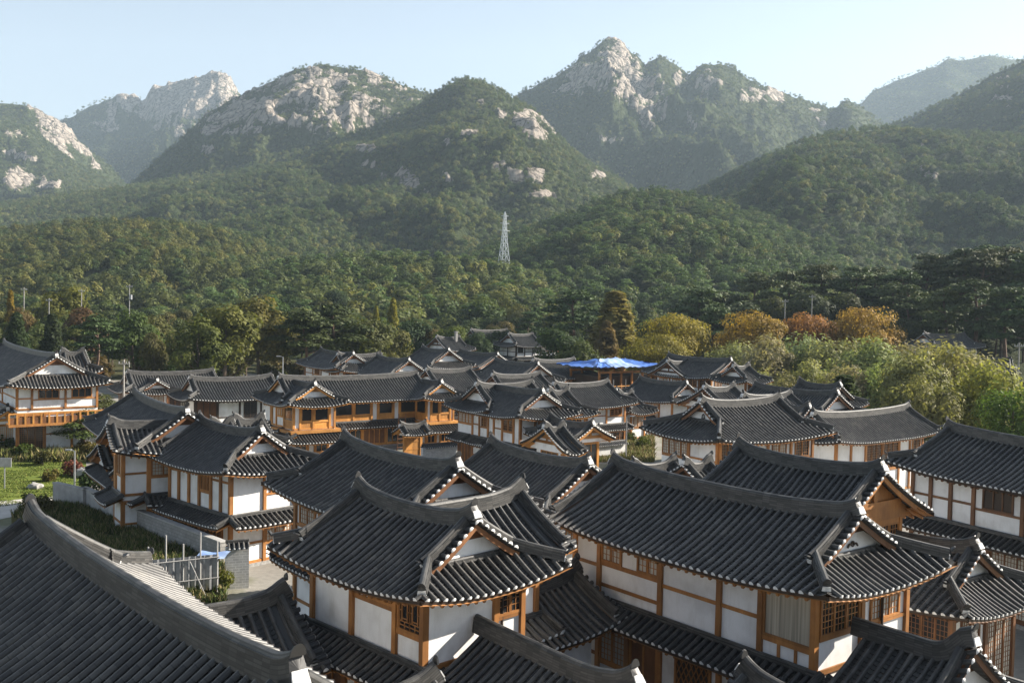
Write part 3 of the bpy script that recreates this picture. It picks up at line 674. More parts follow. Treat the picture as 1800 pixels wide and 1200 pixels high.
ridge_house('wide low house at left below the big broadleaf trees, small gable on its roof', 221, 648, 377, 641, 'b', 6.3, W=7.5, storeys=1, wings=[wing(-.45, 1.4, 5)], sidee=-1, wood=M_AGED)
ridge_house('lit striped roof left of the bright orange house, dark plank wall under it', 331, 657, 480, 652, 'b', 7.0, W=7.2, storeys=1, sidee=-1, wood=M_DARK)
hL = ridge_house('two-storey house at the far left with an orange balcony over its lower floor', 7, 595, 100, 608, 'a', 10.2, W=9.5, vg=.45, front=[(1, 'w'), (1, 'm'), (1, 'w'), (1, 'm')], side=[(.6, 'm'), (1.4, 'g'), (1.4, 'g')], skirt='', wood=M_WOOD)
ridge_house('grey back roof rising behind the balcony house at the far left', 106, 611, 150, 604, 'b', 9.6, W=7)
ridge_house('small roof tip at the left edge above the red car', -40, 648, 6, 668, 'a', 6.3, W=5.5, storeys=1)
ridge_house('low gate roof with an orange gable at the left edge', -30, 688, 14, 712, 'a', 5.0, W=4.6, storeys=1, ep='g', wood=M_FRESH)
# the bright orange house and its neighbours
PB = ([(.6, 'p'), (1, 'w'), (1.2, 'q')], [(.35, 'P'), (.8, 'q'), (1, 'q'), (.35, 'P')], [(1, 'o'), (.5, 'p'), (1, 'o'), (.5, 'm')])
P_ = [(1, 'o'), (1, 'o'), (1, 'V'), (1, 'o')]
hP = ridge_house('bright orange new house with many dark openings, ladder leaning at its right wing', 488, 655, 735, 645, 'b', 8.1, W=7.6, front=[(1, 'q'), (.8, 'q'), (.3, 'P'), (1, 'q'), (.9, 'q'), (.3, 'P'), (.8, 'q'), (.3, 'P'), (1, 'q'), (.7, 'd')], side=[(.6, 'P'), (1, 'w'), (.5, 'P')],
      low=[(1, 'o'), (1, 'm'), (1, 'o'), (1, 'D'), (1, 'o'), (1, 'm')], wings=[wing(-.70, 2.6, 6.6, deck=.55, bays=PB), wing(.86, 2.4, 5.6, deck=.4, bays=PB)], sidee=-1, wood=M_FRESH, zsplit=2.6)
hQ = ridge_house('two-storey house right of the orange house, white panels under a dark wing roof', 835, 667, 938, 661, 'b', 8.5, W=7.4, zsplit=2.9, wings=[wing(-.25, 5.0, 7.2, bays=([(1.2, 'm'), (1.4, 'w'), (.9, 'p'), (1.3, 'm'), (1.7, 'V'), (1, 'p')], [(.8, 'p'), (1, 'w'), (.8, 'p')], None))], sidee=-1)
ridge_house('low lit house in front of the white-panelled wing, open orange gable at its left', 955, 741, 994, 734, 'b', 6.2, W=5.6, storeys=1, em='g', ep='g', sidee=-1, wood=M_FRESH)
ridge_house('gatehouse with an orange arched gable facing the weedy lot', 965, 724, 1045, 734, 'a', 6.2, W=4.4, storeys=1, ep='g', wood=M_FRESH, front=[(1, 'D'), (1, 'm')], side=[(1, 'o')])
ridge_house('large lit roof between the orange house and the dark wing roof, nearer one', 748, 643, 829, 635, 'b', 7.7, W=8)
ridge_house('roof strip behind the large lit roof right of the orange house', 755, 633, 808, 627, 'b', 7.1, W=7)
ridge_house('far lit roof above the bright orange house with white wall at its left', 592, 617, 671, 615, 'b', 8.2, W=7.5, sidee=-1)
ridge_house('dark grey roof farthest left of the far row above the orange house', 563, 609, 622, 615, 'a', 8.4, W=7)
ridge_house('dark slope with gable at the right end of the far row', 662, 620, 720, 626, 'a', 8.0, W=7.5)
ridge_house('dark roof below the white-walled far house, gable at its right', 870, 626, 947, 633, 'a', 8.0, W=8)
ridge_house('lit grey roof left of the blue tarpaulin', 936, 627, 1011, 622, 'b', 7.8, W=8)
ridge_house('lit roof just behind the white-panelled wing, left of the dark gabled roof', 864, 652, 952, 647, 'b', 7.6, W=7.5)
ridge_house('long lit ridge in front of the blue tarpaulin', 972, 667, 1071, 660, 'b', 7.4, W=7.5)
ridge_house('dark-roofed house by the parked cars, small gable over its right slope', 1022, 673, 1086, 682, 'a', 6.0, W=7.4, storeys=1, front=[(1, 'p'), (1, 'p'), (.8, 'w'), (1, 'm')])
ridge_house('short lit roof at the parked cars joining the dark-roofed house', 1086, 684, 1113, 680, 'b', 5.9, W=6.5, storeys=1)
ridge_house('lit hipped roof with orange posts behind the white-panelled wing', 963, 679, 1000, 675, 'b', 7.0, W=7.5, wood=M_FRESH)
ridge_house('two-storey house right of the blue tarpaulin with an open gable at its right', 1174, 618, 1287, 630, 'a', 9.3, W=8, ep='g', wings=[])
ridge_house('grey front gable roof attached to the house right of the blue tarpaulin', 1172, 629, 1213, 626, 'b', 8.7, W=7, em='g', sidee=-1)
ridge_house('low dark roof below the house right of the blue tarpaulin, pale brick wall', 1123, 658, 1209, 664, 'a', 6.6, W=7.5, storeys=1)
ridge_house('small hipped roof at the right end below the orange autumn trees', 1288, 637, 1318, 634, 'b', 8.8, W=6)
hBell = house('big lit roof at right of the weedy lot, bell mark on its dark left gable', *shift(16.4, 70.85, .57, 5.47, 5.84), RF(5.47, 5.84, 7.76, 6.87, 2.03, .46, .58), lod=0, sidee=-1)
house('long low lit roof beside the willow trees', *shift(30.29, 86.41, .64, 7.85, 7.07), RF(7.85, 7.07, 6.2, 4.9, 1.8, .13, .31), lod=1, storeys=1, front=[(1, 'm'), (1, 'p'), (1.2, 'V'), (1.2, 'V'), (.8, 'p'), (1, 'w')])
ridge_house('small lit roof with orange gable behind the big bell mark roof', 1236, 673, 1292, 667, 'b', 8.3, W=6.5, em='g', sidee=-1)
ridge_house('lit roof sliver just above the ridge of the big bell mark roof', 1304, 687, 1392, 682, 'b', 8.0, W=6.5)
ridge_house('long dark roof in front of the round green shrub', 1325, 668, 1475, 686, 'a', 8.3, W=7.5)
ridge_house('farthest dark roof below the willows', 1403, 663, 1480, 672, 'a', 8.6, W=6.5)
ridge_house('small dark gable roof between the bell mark roof and the low lit roof', 1376, 701, 1425, 708, 'a', 7.6, W=5, storeys=1)
# far group by the wood
hK = ridge_house('far house with a chimney-like post on its lit roof', 766, 588, 809, 586, 'b', 9.2, W=8, em='g')
ridge_house('highest far house under the wood, brown walls and a white door panel', 827, 576, 892, 575, 'b', 9.8, W=9, wood=M_AGED)
hW = ridge_house('far two-storey house with dark beams across plain white walls', 893, 583, 937, 581, 'b', 9.6, W=8, vg=.35, sidee=-1, side=[(1, 'm'), (1, 'm')], wood=M_DARK)
ridge_house('far dark roof right behind the white-walled far house', 936, 585, 970, 584, 'b', 9.2, W=7)
ridge_house('dark far roof left of the far group, gable at its right', 742, 605, 790, 610, 'a', 9.2, W=8)
ridge_house('dark low roof below the highest far house', 808, 611, 876, 617, 'a', 8.0, W=8, storeys=1, ep='g')
_c = at_y(1660, 583, 190)
house('distant dark-roofed house in the shade of the pine knoll at right', _c[0], _c[1], YB - .25, dict(L=13, W=8, ze=_c[2] - 3.0, rise=2.1), storeys=1, lod=2, wood=M_DARK)
_c = at_y(1715, 622, 165)
house('distant lower roof at the right edge behind the willow tops', _c[0], _c[1], YA + .5, dict(L=13, W=7, ze=_c[2] - 3.0, rise=1.9), storeys=1, lod=2, wood=M_DARK)
# ------------------------------------------------------------------ terrain: village ground, hills and mountains
def _hash(ix, iy, seed):
    h = (ix * 374761393 + iy * 668265263 + seed * 1274126177) & 0xffffffff
    h = ((h ^ (h >> 13)) * 1274126177) & 0xffffffff; h = h ^ (h >> 16)
    return (h & 0xffff) / 65535.0 * 2 * np.pi
def perlin(x, y, seed=0):
    x = np.asarray(x, float); y = np.asarray(y, float); ix = np.floor(x).astype(np.int64); iy = np.floor(y).astype(np.int64); fx = x - ix; fy = y - iy
    u = fx ** 3 * (fx * (fx * 6 - 15) + 10); v = fy ** 3 * (fy * (fy * 6 - 15) + 10)
    def g(a, b): an = _hash(ix + a, iy + b, seed); return np.cos(an) * (fx - a) + np.sin(an) * (fy - b)
    return ((g(0, 0) * (1 - u) + g(1, 0) * u) * (1 - v) + (g(0, 1) * (1 - u) + g(1, 1) * u) * v) * 1.5
def fbm(x, y, seed=0, o=4, ridge=False):
    r = 0; a = 1.0; t = 0
    for i in range(o):
        n = perlin(x * 2 ** i, y * 2 ** i, seed + i * 17); r = r + a * ((1 - np.abs(n) * 2) if ridge else n); t += a; a *= .5
    return r / t

# crest lines: (pixel x, pixel y) of the skyline of each ridge, its distance, front and back widths
def crest(D, pts, wf, wb, p=1.15, spur=.16, sp=.2, trees=6.0, seed=1, peak=0.0):
    pts = np.array(pts, float); u = []; e = []
    for px, py in pts:
        d = ray(px, py); u.append(d[0] / d[1]); e.append(d[2] / d[1])
    return dict(D=D, u=np.array(u), e=np.array(e), wf=wf, wb=wb, p=p, spur=spur, sp=sp, trees=trees, seed=seed, peak=peak)
LAYERS = [
    crest(3300, [(1330, 330), (1430, 240), (1490, 196), (1510, 178), (1540, 152), (1580, 132), (1640, 113), (1665, 98), (1700, 99), (1740, 93), (1780, 97), (1850, 110), (2100, 150), (2400, 300)], 1300, 900, 1.1, .12, .16, 8, 3),
    crest(2900, [(-500, 330), (-200, 260), (0, 250), (100, 214), (122, 205), (150, 186), (190, 169), (215, 164), (240, 168), (256, 171), (266, 156), (300, 146), (330, 136), (360, 129), (385, 125), (400, 131), (415, 154), (440, 185), (520, 260), (640, 400)], 1000, 800, 1.25, .2, .12, 2, 11, .02),
    crest(2050, [(-700, 330), (-300, 200), (-100, 165), (0, 177), (50, 181), (70, 191), (100, 206), (125, 226), (142, 246), (160, 262), (190, 285), (220, 318), (260, 350), (330, 410)], 900, 600, 1.15, .18, .16, 5, 23),
    crest(2050, [(700, 330), (850, 215), (905, 166), (940, 147), (980, 127), (1010, 107), (1040, 82), (1062, 66), (1075, 63), (1090, 69), (1110, 86), (1135, 105), (1150, 100), (1165, 97), (1180, 101), (1200, 117), (1210, 128), (1225, 114), (1245, 107), (1265, 107), (1290, 116), (1320, 136), (1345, 150), (1370, 156), (1430, 176), (1460, 187), (1480, 176), (1495, 175), (1510, 182), (1540, 206), (1600, 260), (1700, 360)], 1050, 700, 1.3, .24, .13, 4, 37, .02),
    crest(1620, [(120, 420), (200, 350), (260, 290), (300, 257), (330, 227), (360, 197), (400, 172), (440, 156), (480, 136), (520, 117), (560, 108), (600, 113), (640, 119), (680, 131), (710, 146), (750, 157), (800, 178), (850, 200), (950, 290), (1050, 390)], 750, 600, 1.2, .2, .14, 4, 41),
    crest(1250, [(-600, 470), (-200, 400), (0, 352), (100, 338), (200, 326), (300, 308), (400, 288), (450, 272), (520, 257), (560, 252), (600, 232), (660, 216), (700, 197), (740, 172), (780, 145), (800, 135), (820, 131), (850, 136), (880, 151), (905, 168), (940, 188), (970, 217), (1000, 252), (1040, 282), (1080, 302), (1120, 327), (1180, 370), (1280, 440)], 720, 500, 1.1, .13, .16, 6, 53),
    crest(1040, [(60, 430), (180, 372), (300, 332), (420, 303), (500, 292), (560, 300), (620, 318), (700, 350), (780, 385), (880, 440)], 480, 420, 1.05, .2, .16, 6, 57),
    crest(800, [(-100, 520), (60, 462), (200, 420), (330, 394), (430, 374), (510, 364), (590, 380), (680, 408), (760, 442), (860, 490)], 380, 360, 1.05, .2, .18, 6, 59),
    crest(1500, [(1200, 420), (1350, 330), (1450, 262), (1550, 217), (1600, 201), (1650, 176), (1700, 151), (1750, 121), (1800, 98), (1900, 60), (2100, 30), (2500, 120)], 800, 600, 1.1, .18, .16, 6, 61),
    crest(1000, [(1050, 430), (1150, 370), (1200, 338), (1240, 322), (1300, 292), (1350, 267), (1400, 246), (1450, 228), (1500, 221), (1560, 219), (1620, 222), (1680, 225), (1740, 228), (1800, 232), (2000, 215), (2400, 240)], 560, 400, 1.1, .2, .18, 6, 71),
    crest(640, [(700, 500), (820, 440), (880, 411), (920, 396), (960, 381), (1000, 366), (1050, 346), (1100, 330), (1150, 326), (1200, 332), (1250, 342), (1300, 359), (1350, 371), (1400, 391), (1450, 411), (1500, 431), (1600, 470), (1750, 520)], 330, 300, 1.05, .14, .2, 7, 83),
    crest(620, [(-700, 470), (-300, 420), (0, 392), (100, 382), (200, 376), (300, 380), (380, 392), (450, 415), (520, 440), (600, 470), (700, 500)], 330, 400, 1.05, .14, .2, 8, 91),
    crest(430, [(250, 520), (350, 486), (400, 474), (450, 459), (560, 444), (640, 436), (700, 435), (800, 442), (900, 457), (1000, 482), (1100, 502), (1200, 525)], 170, 300, 1.05, .1, .2, 9, 97),
    crest(275, [(1330, 575), (1420, 566), (1500, 560), (1600, 545), (1700, 532), (1800, 524), (1950, 515), (2300, 505)], 100, 260, 1.1, .05, .2, 0, 101),
]
for l in LAYERS: l['Z'] = None
def height(u, Y, with_id=False):
    u = np.asarray(u, float); Y = np.asarray(Y, float); X = u * Y
    best = np.full(u.shape, -1.5); idx = np.full(u.shape, -1); fm = np.zeros(u.shape)
    for k, l in enumerate(LAYERS):
        e = np.interp(u, l['u'], l['e']); D = l['D'] * (1 + .05 * perlin(u * 6, u * 0 + l['seed'], l['seed']))
        Zc = np.maximum(CAM_H + e * D - l['trees'], 0)
        if l['peak']: Zc = Zc + l['peak'] * .22 * l['D'] * fbm(u * 90, u * 0 + 5, l['seed'] + 3, 3) * (Zc > 50)
        inside = (u > l['u'][0]) & (u < l['u'][-1])
        s = np.where(Y < D, (D - Y) / l['wf'], (Y - D) / l['wb'])
        f = np.clip(1 - s, 0, 1) ** l['p']
        sc = l['sp'] * l['D']
        n = fbm(X / sc + .35 * Y / sc, Y / sc * .55, l['seed'], 5, True) - .35
        n2 = fbm(X / sc * 6, Y / sc * 6, l['seed'] + 9, 3)
        lump = fbm(X / 95, Y / 130, 61, 3); h = Zc * (f + (l['spur'] * .9 * n + .03 * n2) * np.clip(s * 3.2, 0, 1) * np.clip(f * 4, 0, 1) * 1.2) + np.clip(s * 4, 0, 1) * np.clip(f * 3, 0, 1) * lump * 16 * np.clip(Zc / 150, .15, 1)
        h = np.where(inside & (s < 1), h, -1.5)
        m = h > best; idx = np.where(m, k, idx); fm = np.where(m, f, fm); best = np.maximum(best, h)
    return (best, idx, fm) if with_id else best

ROCK = {   # granite slabs by ridge: pixel x, y, half width, half height, tilt in degrees (down to the right positive), strength
 1: [(330, 165, 105, 50, -8, .95), (223, 178, 20, 15, 30, 1.2), (197, 200, 8, 17, 0, 1.1), (253, 203, 16, 8, 40, 1), (187, 224, 26, 8, 15, .8), (300, 215, 40, 14, 45, .5)],
 2: [(90, 212, 34, 20, 38, 1.3), (110, 232, 26, 13, 40, 1.2), (95, 249, 42, 7, 40, 1), (33, 274, 36, 6, 5, .9), (143, 265, 18, 7, 35, .9), (30, 317, 22, 17, -10, 1.2), (87, 324, 28, 8, 0, .9), (167, 290, 14, 6, 35, .9), (203, 281, 22, 6, 40, 1.2), (20, 235, 24, 8, 10, .6)],
 3: [(1084, 104, 30, 34, 0, .8), (1067, 126, 40, 20, 0, .8), (1102, 152, 20, 15, 40, 1.1), (1050, 152, 24, 12, 0, .8), (1133, 205, 14, 22, -30, 1.0), (1164, 196, 10, 10, 30, .9), (1213, 209, 8, 17, -20, 1), (1191, 143, 8, 13, 0, .9), (1360, 165, 12, 19, -30, .9), (1329, 170, 26, 15, 0, .6), (1431, 193, 15, 4, 10, .9), (1058, 245, 27, 7, 10, .6), (1444, 218, 9, 5, 30, .9), (1020, 140, 40, 22, -30, .75), (1115, 150, 60, 40, 40, .62), (1240, 150, 40, 30, 30, .45), (1075, 243, 26, 8, 0, .6)],
 4: [(387, 208, 26, 15, 0, 1), (423, 194, 40, 20, -20, 1.1), (467, 190, 25, 25, 0, 1), (547, 129, 18, 9, 0, 1.2), (590, 136, 16, 9, 35, 1.2), (367, 227, 16, 12, 0, 1), (437, 231, 42, 7, -6, 1.1), (533, 221, 30, 8, 0, .9), (583, 174, 26, 10, 10, 1), (363, 263, 11, 9, 0, 1), (570, 176, 16, 8, 0, 1), (633, 198, 30, 13, 32, 1.2), (530, 218, 26, 8, 0, .9), (633, 174, 25, 10, 20, 1), (597, 141, 20, 11, 30, 1), (660, 138, 20, 10, 35, .9), (520, 171, 24, 9, 0, .9), (560, 178, 150, 62, 8, .55), (690, 160, 30, 14, 20, .6)],
 6: [(643, 264, 17, 7, 0, 1), (647, 290, 13, 5, 5, 1), (717, 318, 26, 13, 30, 1.3), (673, 311, 10, 12, -10, 1), (750, 338, 10, 5, 35, 1)],
 5: [(930, 221, 30, 16, 38, 1.35), (963, 214, 8, 24, -38, 1.1), (883, 203, 9, 6, 10, .9), (820, 234, 23, 4, 0, .9), (787, 252, 9, 5, 0, 1), (643, 264, 17, 7, 0, 1), (647, 290, 13, 5, 5, 1), (717, 318, 26, 13, 30, 1.3), (673, 311, 10, 12, -10, 1), (750, 338, 10, 5, 35, 1), (787, 314, 14, 5, 45, 1), (877, 294, 20, 12, 0, .8), (910, 308, 26, 10, 15, .9), (940, 308, 16, 10, 30, 1.1), (947, 340, 26, 7, 5, 1), (1050, 311, 15, 8, 25, 1.1), (845, 180, 6, 4, 0, .8), (270, 298, 10, 5, 10, .9), (245, 293, 6, 4, 0, .8), (205, 324, 9, 4, 0, .8)],
 8: [(1622, 294, 7, 9, 10, 1), (1640, 309, 16, 5, 5, 1.1), (1764, 160, 22, 26, 0, .5), (1620, 255, 10, 4, 0, .7)],
 9: [(1427, 347, 16, 6, -20, .8), (1622, 294, 7, 9, 10, 1.1), (1640, 309, 17, 6, 5, 1.2), (1617, 256, 6, 3, 0, .7)],
}
nu, U0, U1 = 720, -.66, .66
us = np.linspace(U0, U1, nu); Ys = 150 * (4400 / 150) ** np.linspace(0, 1, 470)
UU, YY = np.meshgrid(us, Ys)
ZZ, KK, FF = height(UU, YY, True)
PX = proj(np.stack([UU * YY, YY, ZZ], -1))
MASK = np.zeros(ZZ.shape)
for k, ls in ROCK.items():
    sel = KK == k
    for (x, y, rx, ry, an, st) in ls:
        a = math.radians(an); dx = PX[..., 0] - x; dy = PX[..., 1] - y
        q = np.sqrt(((dx * math.cos(a) + dy * math.sin(a)) / (rx * 1.15)) ** 2 + ((-dx * math.sin(a) + dy * math.cos(a)) / (ry * 1.15)) ** 2)
        MASK = np.where(sel, np.maximum(MASK, (st + (.15 if k in (1, 2, 3, 5, 6) else .06)) * np.clip(1.35 - q, 0, 1)), MASK)
_nz = fbm(UU * YY / 55, YY / 75 + ZZ / 22, 5, 5); _nz2 = fbm(UU * YY / 13, YY / 22 + ZZ / 9, 8, 3)
RAW = np.where(MASK > .02, np.clip(MASK - .50 + 1.0 * _nz + .5 * _nz2 + .5, 0, 1), 0)
ROCKW = np.clip((MASK - .50 + 1.0 * _nz + .5 * _nz2) * 6, 0, 1) * (MASK > .02)
ZZ = ZZ + ROCKW * (2.0 + 7 * np.abs(_nz2) + 4 * _nz) * np.clip(YY / 1500, .4, 1.6)
mt = MB(); mt.grid(np.stack([UU * YY, YY, ZZ], -1), None, 0, True)
def terrain_material():
    m, t, b = mat("hillside")
    at = N(t, "ShaderNodeAttribute", attribute_name="rock")
    f = noise(t, .05, 6, rough=.65); tc = N(t, "ShaderNodeTexCoord"); mp = N(t, "ShaderNodeMapping"); mp.inputs["Scale"].default_value = (1.0, 1.0, .35); t.links.new(tc.outputs["Object"], mp.inputs[0])
    st = noise(t, .11, 8, vec=mp.outputs[0], rough=.75)
    vo = N(t, "ShaderNodeTexVoronoi", feature='DISTANCE_TO_EDGE'); vo.inputs["Scale"].default_value = .055; wv = N(t, "ShaderNodeMix", data_type='VECTOR'); wv.inputs[0].default_value = .12
    nzc = N(t, "ShaderNodeTexNoise"); nzc.inputs["Scale"].default_value = .05; nzc.inputs["Detail"].default_value = 5; t.links.new(mp.outputs[0], nzc.inputs["Vector"])
    vm = N(t, "ShaderNodeVectorMath", operation='MULTIPLY_ADD'); t.links.new(nzc.outputs["Color"], vm.inputs[0]); vm.inputs[1].default_value = (26, 26, 26); t.links.new(mp.outputs[0], vm.inputs[2]); t.links.new(vm.outputs[0], vo.inputs["Vector"])
    crack = ramp(t, vo.outputs["Distance"], [(.0, (.16, .17, .14)), (.10, (1, 1, 1))])
    rock = mixc(t, 1.0, ramp(t, st, [(.30, (.12, .115, .105)), (.43, (.28, .25, .22)), (.55, (.42, .36, .305)), (.75, (.54, .475, .40))]), crack, 'MULTIPLY')
    soil = ramp(t, f, [(.3, (.030, .044, .016)), (.7, (.062, .075, .028))])
    fac = math_n(t, 'ADD', at.outputs["Fac"], math_n(t, 'MULTIPLY', math_n(t, 'SUBTRACT', noise(t, .09, 8, rough=.72), .5), 1.1))
    fr = ramp(t, fac, [(.50, (0, 0, 0)), (.56, (1, 1, 1))])
    t.links.new(mixc(t, fr, soil, rock), b.inputs["Base Color"]); b.inputs["Roughness"].default_value = .95; b.inputs["Specular IOR Level"].default_value = .1
    bump(t, math_n(t, 'ADD', st, math_n(t, 'MULTIPLY', vo.outputs["Distance"], 1.5)), b, 1.0, 9.0); return m
M_TERR = terrain_material()
hills = mt.build('mountains', [M_TERR])
hills.data.attributes.new('rock', 'FLOAT', 'POINT').data.foreach_set('value', RAW.ravel().astype(np.float32))
struct(hills)
def ground_z(x, y):
    y = np.asarray(y, float); z = np.where(y > 150, height(np.asarray(x, float) / np.maximum(y, 1), y), 0)
    return np.maximum(z, 0)

def ground_material():
    m, t, b = mat("village_ground")
    f = noise(t, .12, 5); f2 = noise(t, 3.0, 4)
    c = ramp(t, f, [(.35, (.19, .175, .15)), (.52, (.25, .235, .205)), (.62, (.13, .135, .07))])
    t.links.new(mixc(t, .6, c, ramp(t, f2, [(.3, (.55, .55, .55)), (.7, (1, 1, 1))]), 'MULTIPLY'), b.inputs["Base Color"]); b.inputs["Roughness"].default_value = .95; bump(t, f2, b, .3, .03); return m
gb = MB(); gx = np.linspace(-700, 700, 29); gy = np.linspace(-200, 700, 19); GX, GY = np.meshgrid(gx, gy); gb.grid(np.stack([GX, GY, 0 * GX], -1), None, 0)
struct(gb.build('ground', [ground_material()]))
fb = MB(); fx = np.linspace(-420, 420, 43); fy = np.linspace(0, 1, 9); FXX, FYY = np.meshgrid(fx, fy); y0_ = np.where(FXX < -60, 172, np.where(FXX < 20, 205, np.where(FXX < 40, 172, 122))) + 6 * np.sin(FXX * .2); fb.grid(np.stack([FXX, y0_ + FYY * (330 - y0_), 0 * FXX + .03], -1), None, 0)
struct(fb.build('forest_floor', [simple('forest_floor', (.03, .035, .014), (.075, .07, .03), .35, .95, .3, .1)]))

# ------------------------------------------------------------------ foliage
def leaf_material(name, trans=.25, instancer=False, var=.35):
    m, t, b = mat(name)
    oi = N(t, "ShaderNodeObjectInfo")
    if instancer:
        at = N(t, "ShaderNodeAttribute", attribute_name="tint"); at.attribute_type = 'INSTANCER'; col = at.outputs["Color"]
    else: col = oi.outputs["Color"]
    geo = N(t, "ShaderNodeNewGeometry")
    rnd = ramp(t, geo.outputs["Random Per Island"], [(0, (1 - var,) * 3), (1, (1 + var, 1 + var * .9, 1 + var * .6))])
    tc = N(t, "ShaderNodeTexCoord"); nz = ramp(t, noise(t, .35, 3), [(.3, (.75, .8, .8)), (.7, (1.25, 1.18, 1.0))])
    c = mixc(t, 1.0, mixc(t, 1.0, col, rnd, 'MULTIPLY'), nz, 'MULTIPLY')
    t.links.new(c, b.inputs["Base Color"]); b.inputs["Roughness"].default_value = .65; b.inputs["Specular IOR Level"].default_value = .15
    if trans:
        tr = N(t, "ShaderNodeBsdfTranslucent"); t.links.new(mixc(t, 1.0, c, (1.08, 1.14, .62), 'MULTIPLY'), tr.inputs[0]); mx = N(t, "ShaderNodeMixShader"); mx.inputs[0].default_value = trans
        t.links.new(b.outputs[0], mx.inputs[1]); t.links.new(tr.outputs[0], mx.inputs[2]); t.links.new(mx.outputs[0], t.nodes["Material Output"].inputs[0])
    return m
M_LEAF = leaf_material("foliage", .4); M_NEEDLE = leaf_material("needles", .12); M_FOREST = leaf_material("forest_foliage", .35, True)
M_BARK = simple("bark", (.05, .038, .028), (.12, .09, .065), 3, .9, .5); M_PBARK = simple("pine_bark", (.07, .045, .032), (.14, .09, .065), 3, .9, .5)
def cards(mb, C, Nrm, size, r, asp=1.5, jit=.9, m=0):
    n = len(C); Nv = Nrm + r.normal(0, jit * .5, (n, 3)); Nv /= np.linalg.norm(Nv, axis=1)[:, None] + 1e-9
    a = np.cross(Nv, r.normal(0, 1, (n, 3))); a /= np.linalg.norm(a, axis=1)[:, None] + 1e-9; b = np.cross(Nv, a)
    sz = size * r.uniform(.6, 1.35, n)
    q = np.stack([C - a * (sz * asp / 2)[:, None] , C - b * (sz / 2)[:, None] + a * (sz * .1)[:, None], C + a * (sz * asp / 2)[:, None], C + b * (sz / 2)[:, None] - a * (sz * .05)[:, None]], 1)
    b0 = mb.verts(q); mb.quads(np.arange(n * 4).reshape(-1, 4) + b0, m, False)
def sph(r, n):
    v = r.normal(0, 1, (n, 3)); return v / np.linalg.norm(v, axis=1)[:, None]
def limbs(tb, base_h, H, R, r, lean=0.0, n=5, r0=.22):
    top = np.array([lean, 0, H * .8]); k = 7; t = np.linspace(0, 1, k); P = np.stack([lean * t ** 1.5 + r.normal(0, .12, k) * t, r.normal(0, .12, k) * t, H * .82 * t], 1); tb.tube(P, r0 * (1 - .8 * t) + .02, 6)
    for i in range(n):
        f = r.uniform(base_h / H, .7); a = r.uniform(0, 6.28); p0 = np.array([np.interp(f * .8 / .82, t, P[:, 0]), np.interp(f * .8 / .82, t, P[:, 1]), H * .8 * f])
        L = R * r.uniform(.5, .85); p2 = p0 + np.array([math.cos(a) * L, math.sin(a) * L, L * r.uniform(.35, .9)]); p1 = (p0 + p2) / 2 + np.array([0, 0, -.1 * L]); tb.tube([p0, p1, p2], [r0 * .42, r0 * .28, .03], 5)
def broad(seed, H=10, R=3.6, base=2.2, clumps=26, per=95, leaf=.42, droop=0.0, flat=1.0, cone=False):
    r = np.random.default_rng(seed); cb, tb = MB(), MB(); cz = base + (H - base) * .52; hz = (H - base) * .52
    for i in range(clumps):
        d = sph(r, 1)[0]; q = r.uniform(.45, .95) ** .6
        c = np.array([d[0] * R * q * .82, d[1] * R * q * .82, cz + d[2] * hz * q * .82])
        if cone:
            f = r.uniform(0, 1) ** .8; a = r.uniform(0, 6.28); rr = R * (1 - f) ** .75 * r.uniform(.55, 1); c = np.array([rr * math.cos(a) * .8, rr * math.sin(a) * .8, base + (H - base) * f * .96])
        cr = R * r.uniform(.26, .46) * (.40 if cone else 1); n = int(per * r.uniform(.7, 1.3)); dd = sph(r, n); rad = cr * r.uniform(.55, 1.05, n) ** .5
        P = c + dd * rad[:, None] * np.array([1, 1, .72 * flat])
        if droop:
            P[:, 2] -= droop * r.uniform(0, 1, n) ** 2 * 2.2
        nr = dd + np.array([0, 0, .55]) + (c - np.array([0, 0, cz])) / R * .5
        cards(cb, P, nr, leaf, r, 1.5 if not droop else 2.6)
    limbs(tb, base, H, R, r, r.normal(0, .3)); return cb, tb
def pine(seed, H=11, R=3.6, pads=13, per=150, leaf=.40, base=.42):
    r = np.random.default_rng(seed); cb, tb = MB(), MB(); lean = r.normal(0, .9)
    k = 8; t = np.linspace(0, 1, k); P = np.stack([lean * t + .35 * np.sin(t * 5 + seed), .3 * np.sin(t * 4 + seed * 2), H * .95 * t], 1); tb.tube(P, .24 * (1 - .75 * t) + .02, 6)
    for i in range(pads):
        f = base + (1 - base) * (i + .6) / pads; a = i * 2.4 + r.uniform(-.5, .5); q = R * (1.05 - .75 * ((f - base) / (1 - base)) ** 1.6) * r.uniform(.45, .8)
        p0 = np.array([np.interp(f, t, P[:, 0]), np.interp(f, t, P[:, 1]), H * .95 * f]); c = p0 + np.array([math.cos(a) * q, math.sin(a) * q, .35 * q * r.uniform(0, 1)])
        if i == pads - 1: c = p0 + np.array([0, 0, .3])
        tb.tube([p0, (p0 + c) / 2 + np.array([0, 0, .15]), c], [.09, .06, .025], 4)
        n = int(per * r.uniform(.7, 1.3)); w = R * r.uniform(.36, .55); d = sph(r, n); rad = r.uniform(0, 1, n) ** .4
        Q = c + d * rad[:, None] * np.array([w, w, .42 * r.uniform(.8, 1.3)]) ; Q[:, 2] += .25 * (1 - (np.linalg.norm(Q[:, :2] - c[:2], axis=1) / w) ** 2)
        cards(cb, Q, d * np.array([.5, .5, 1]) + np.array([0, 0, .6]), leaf, r, 1.7)
    return cb, tb
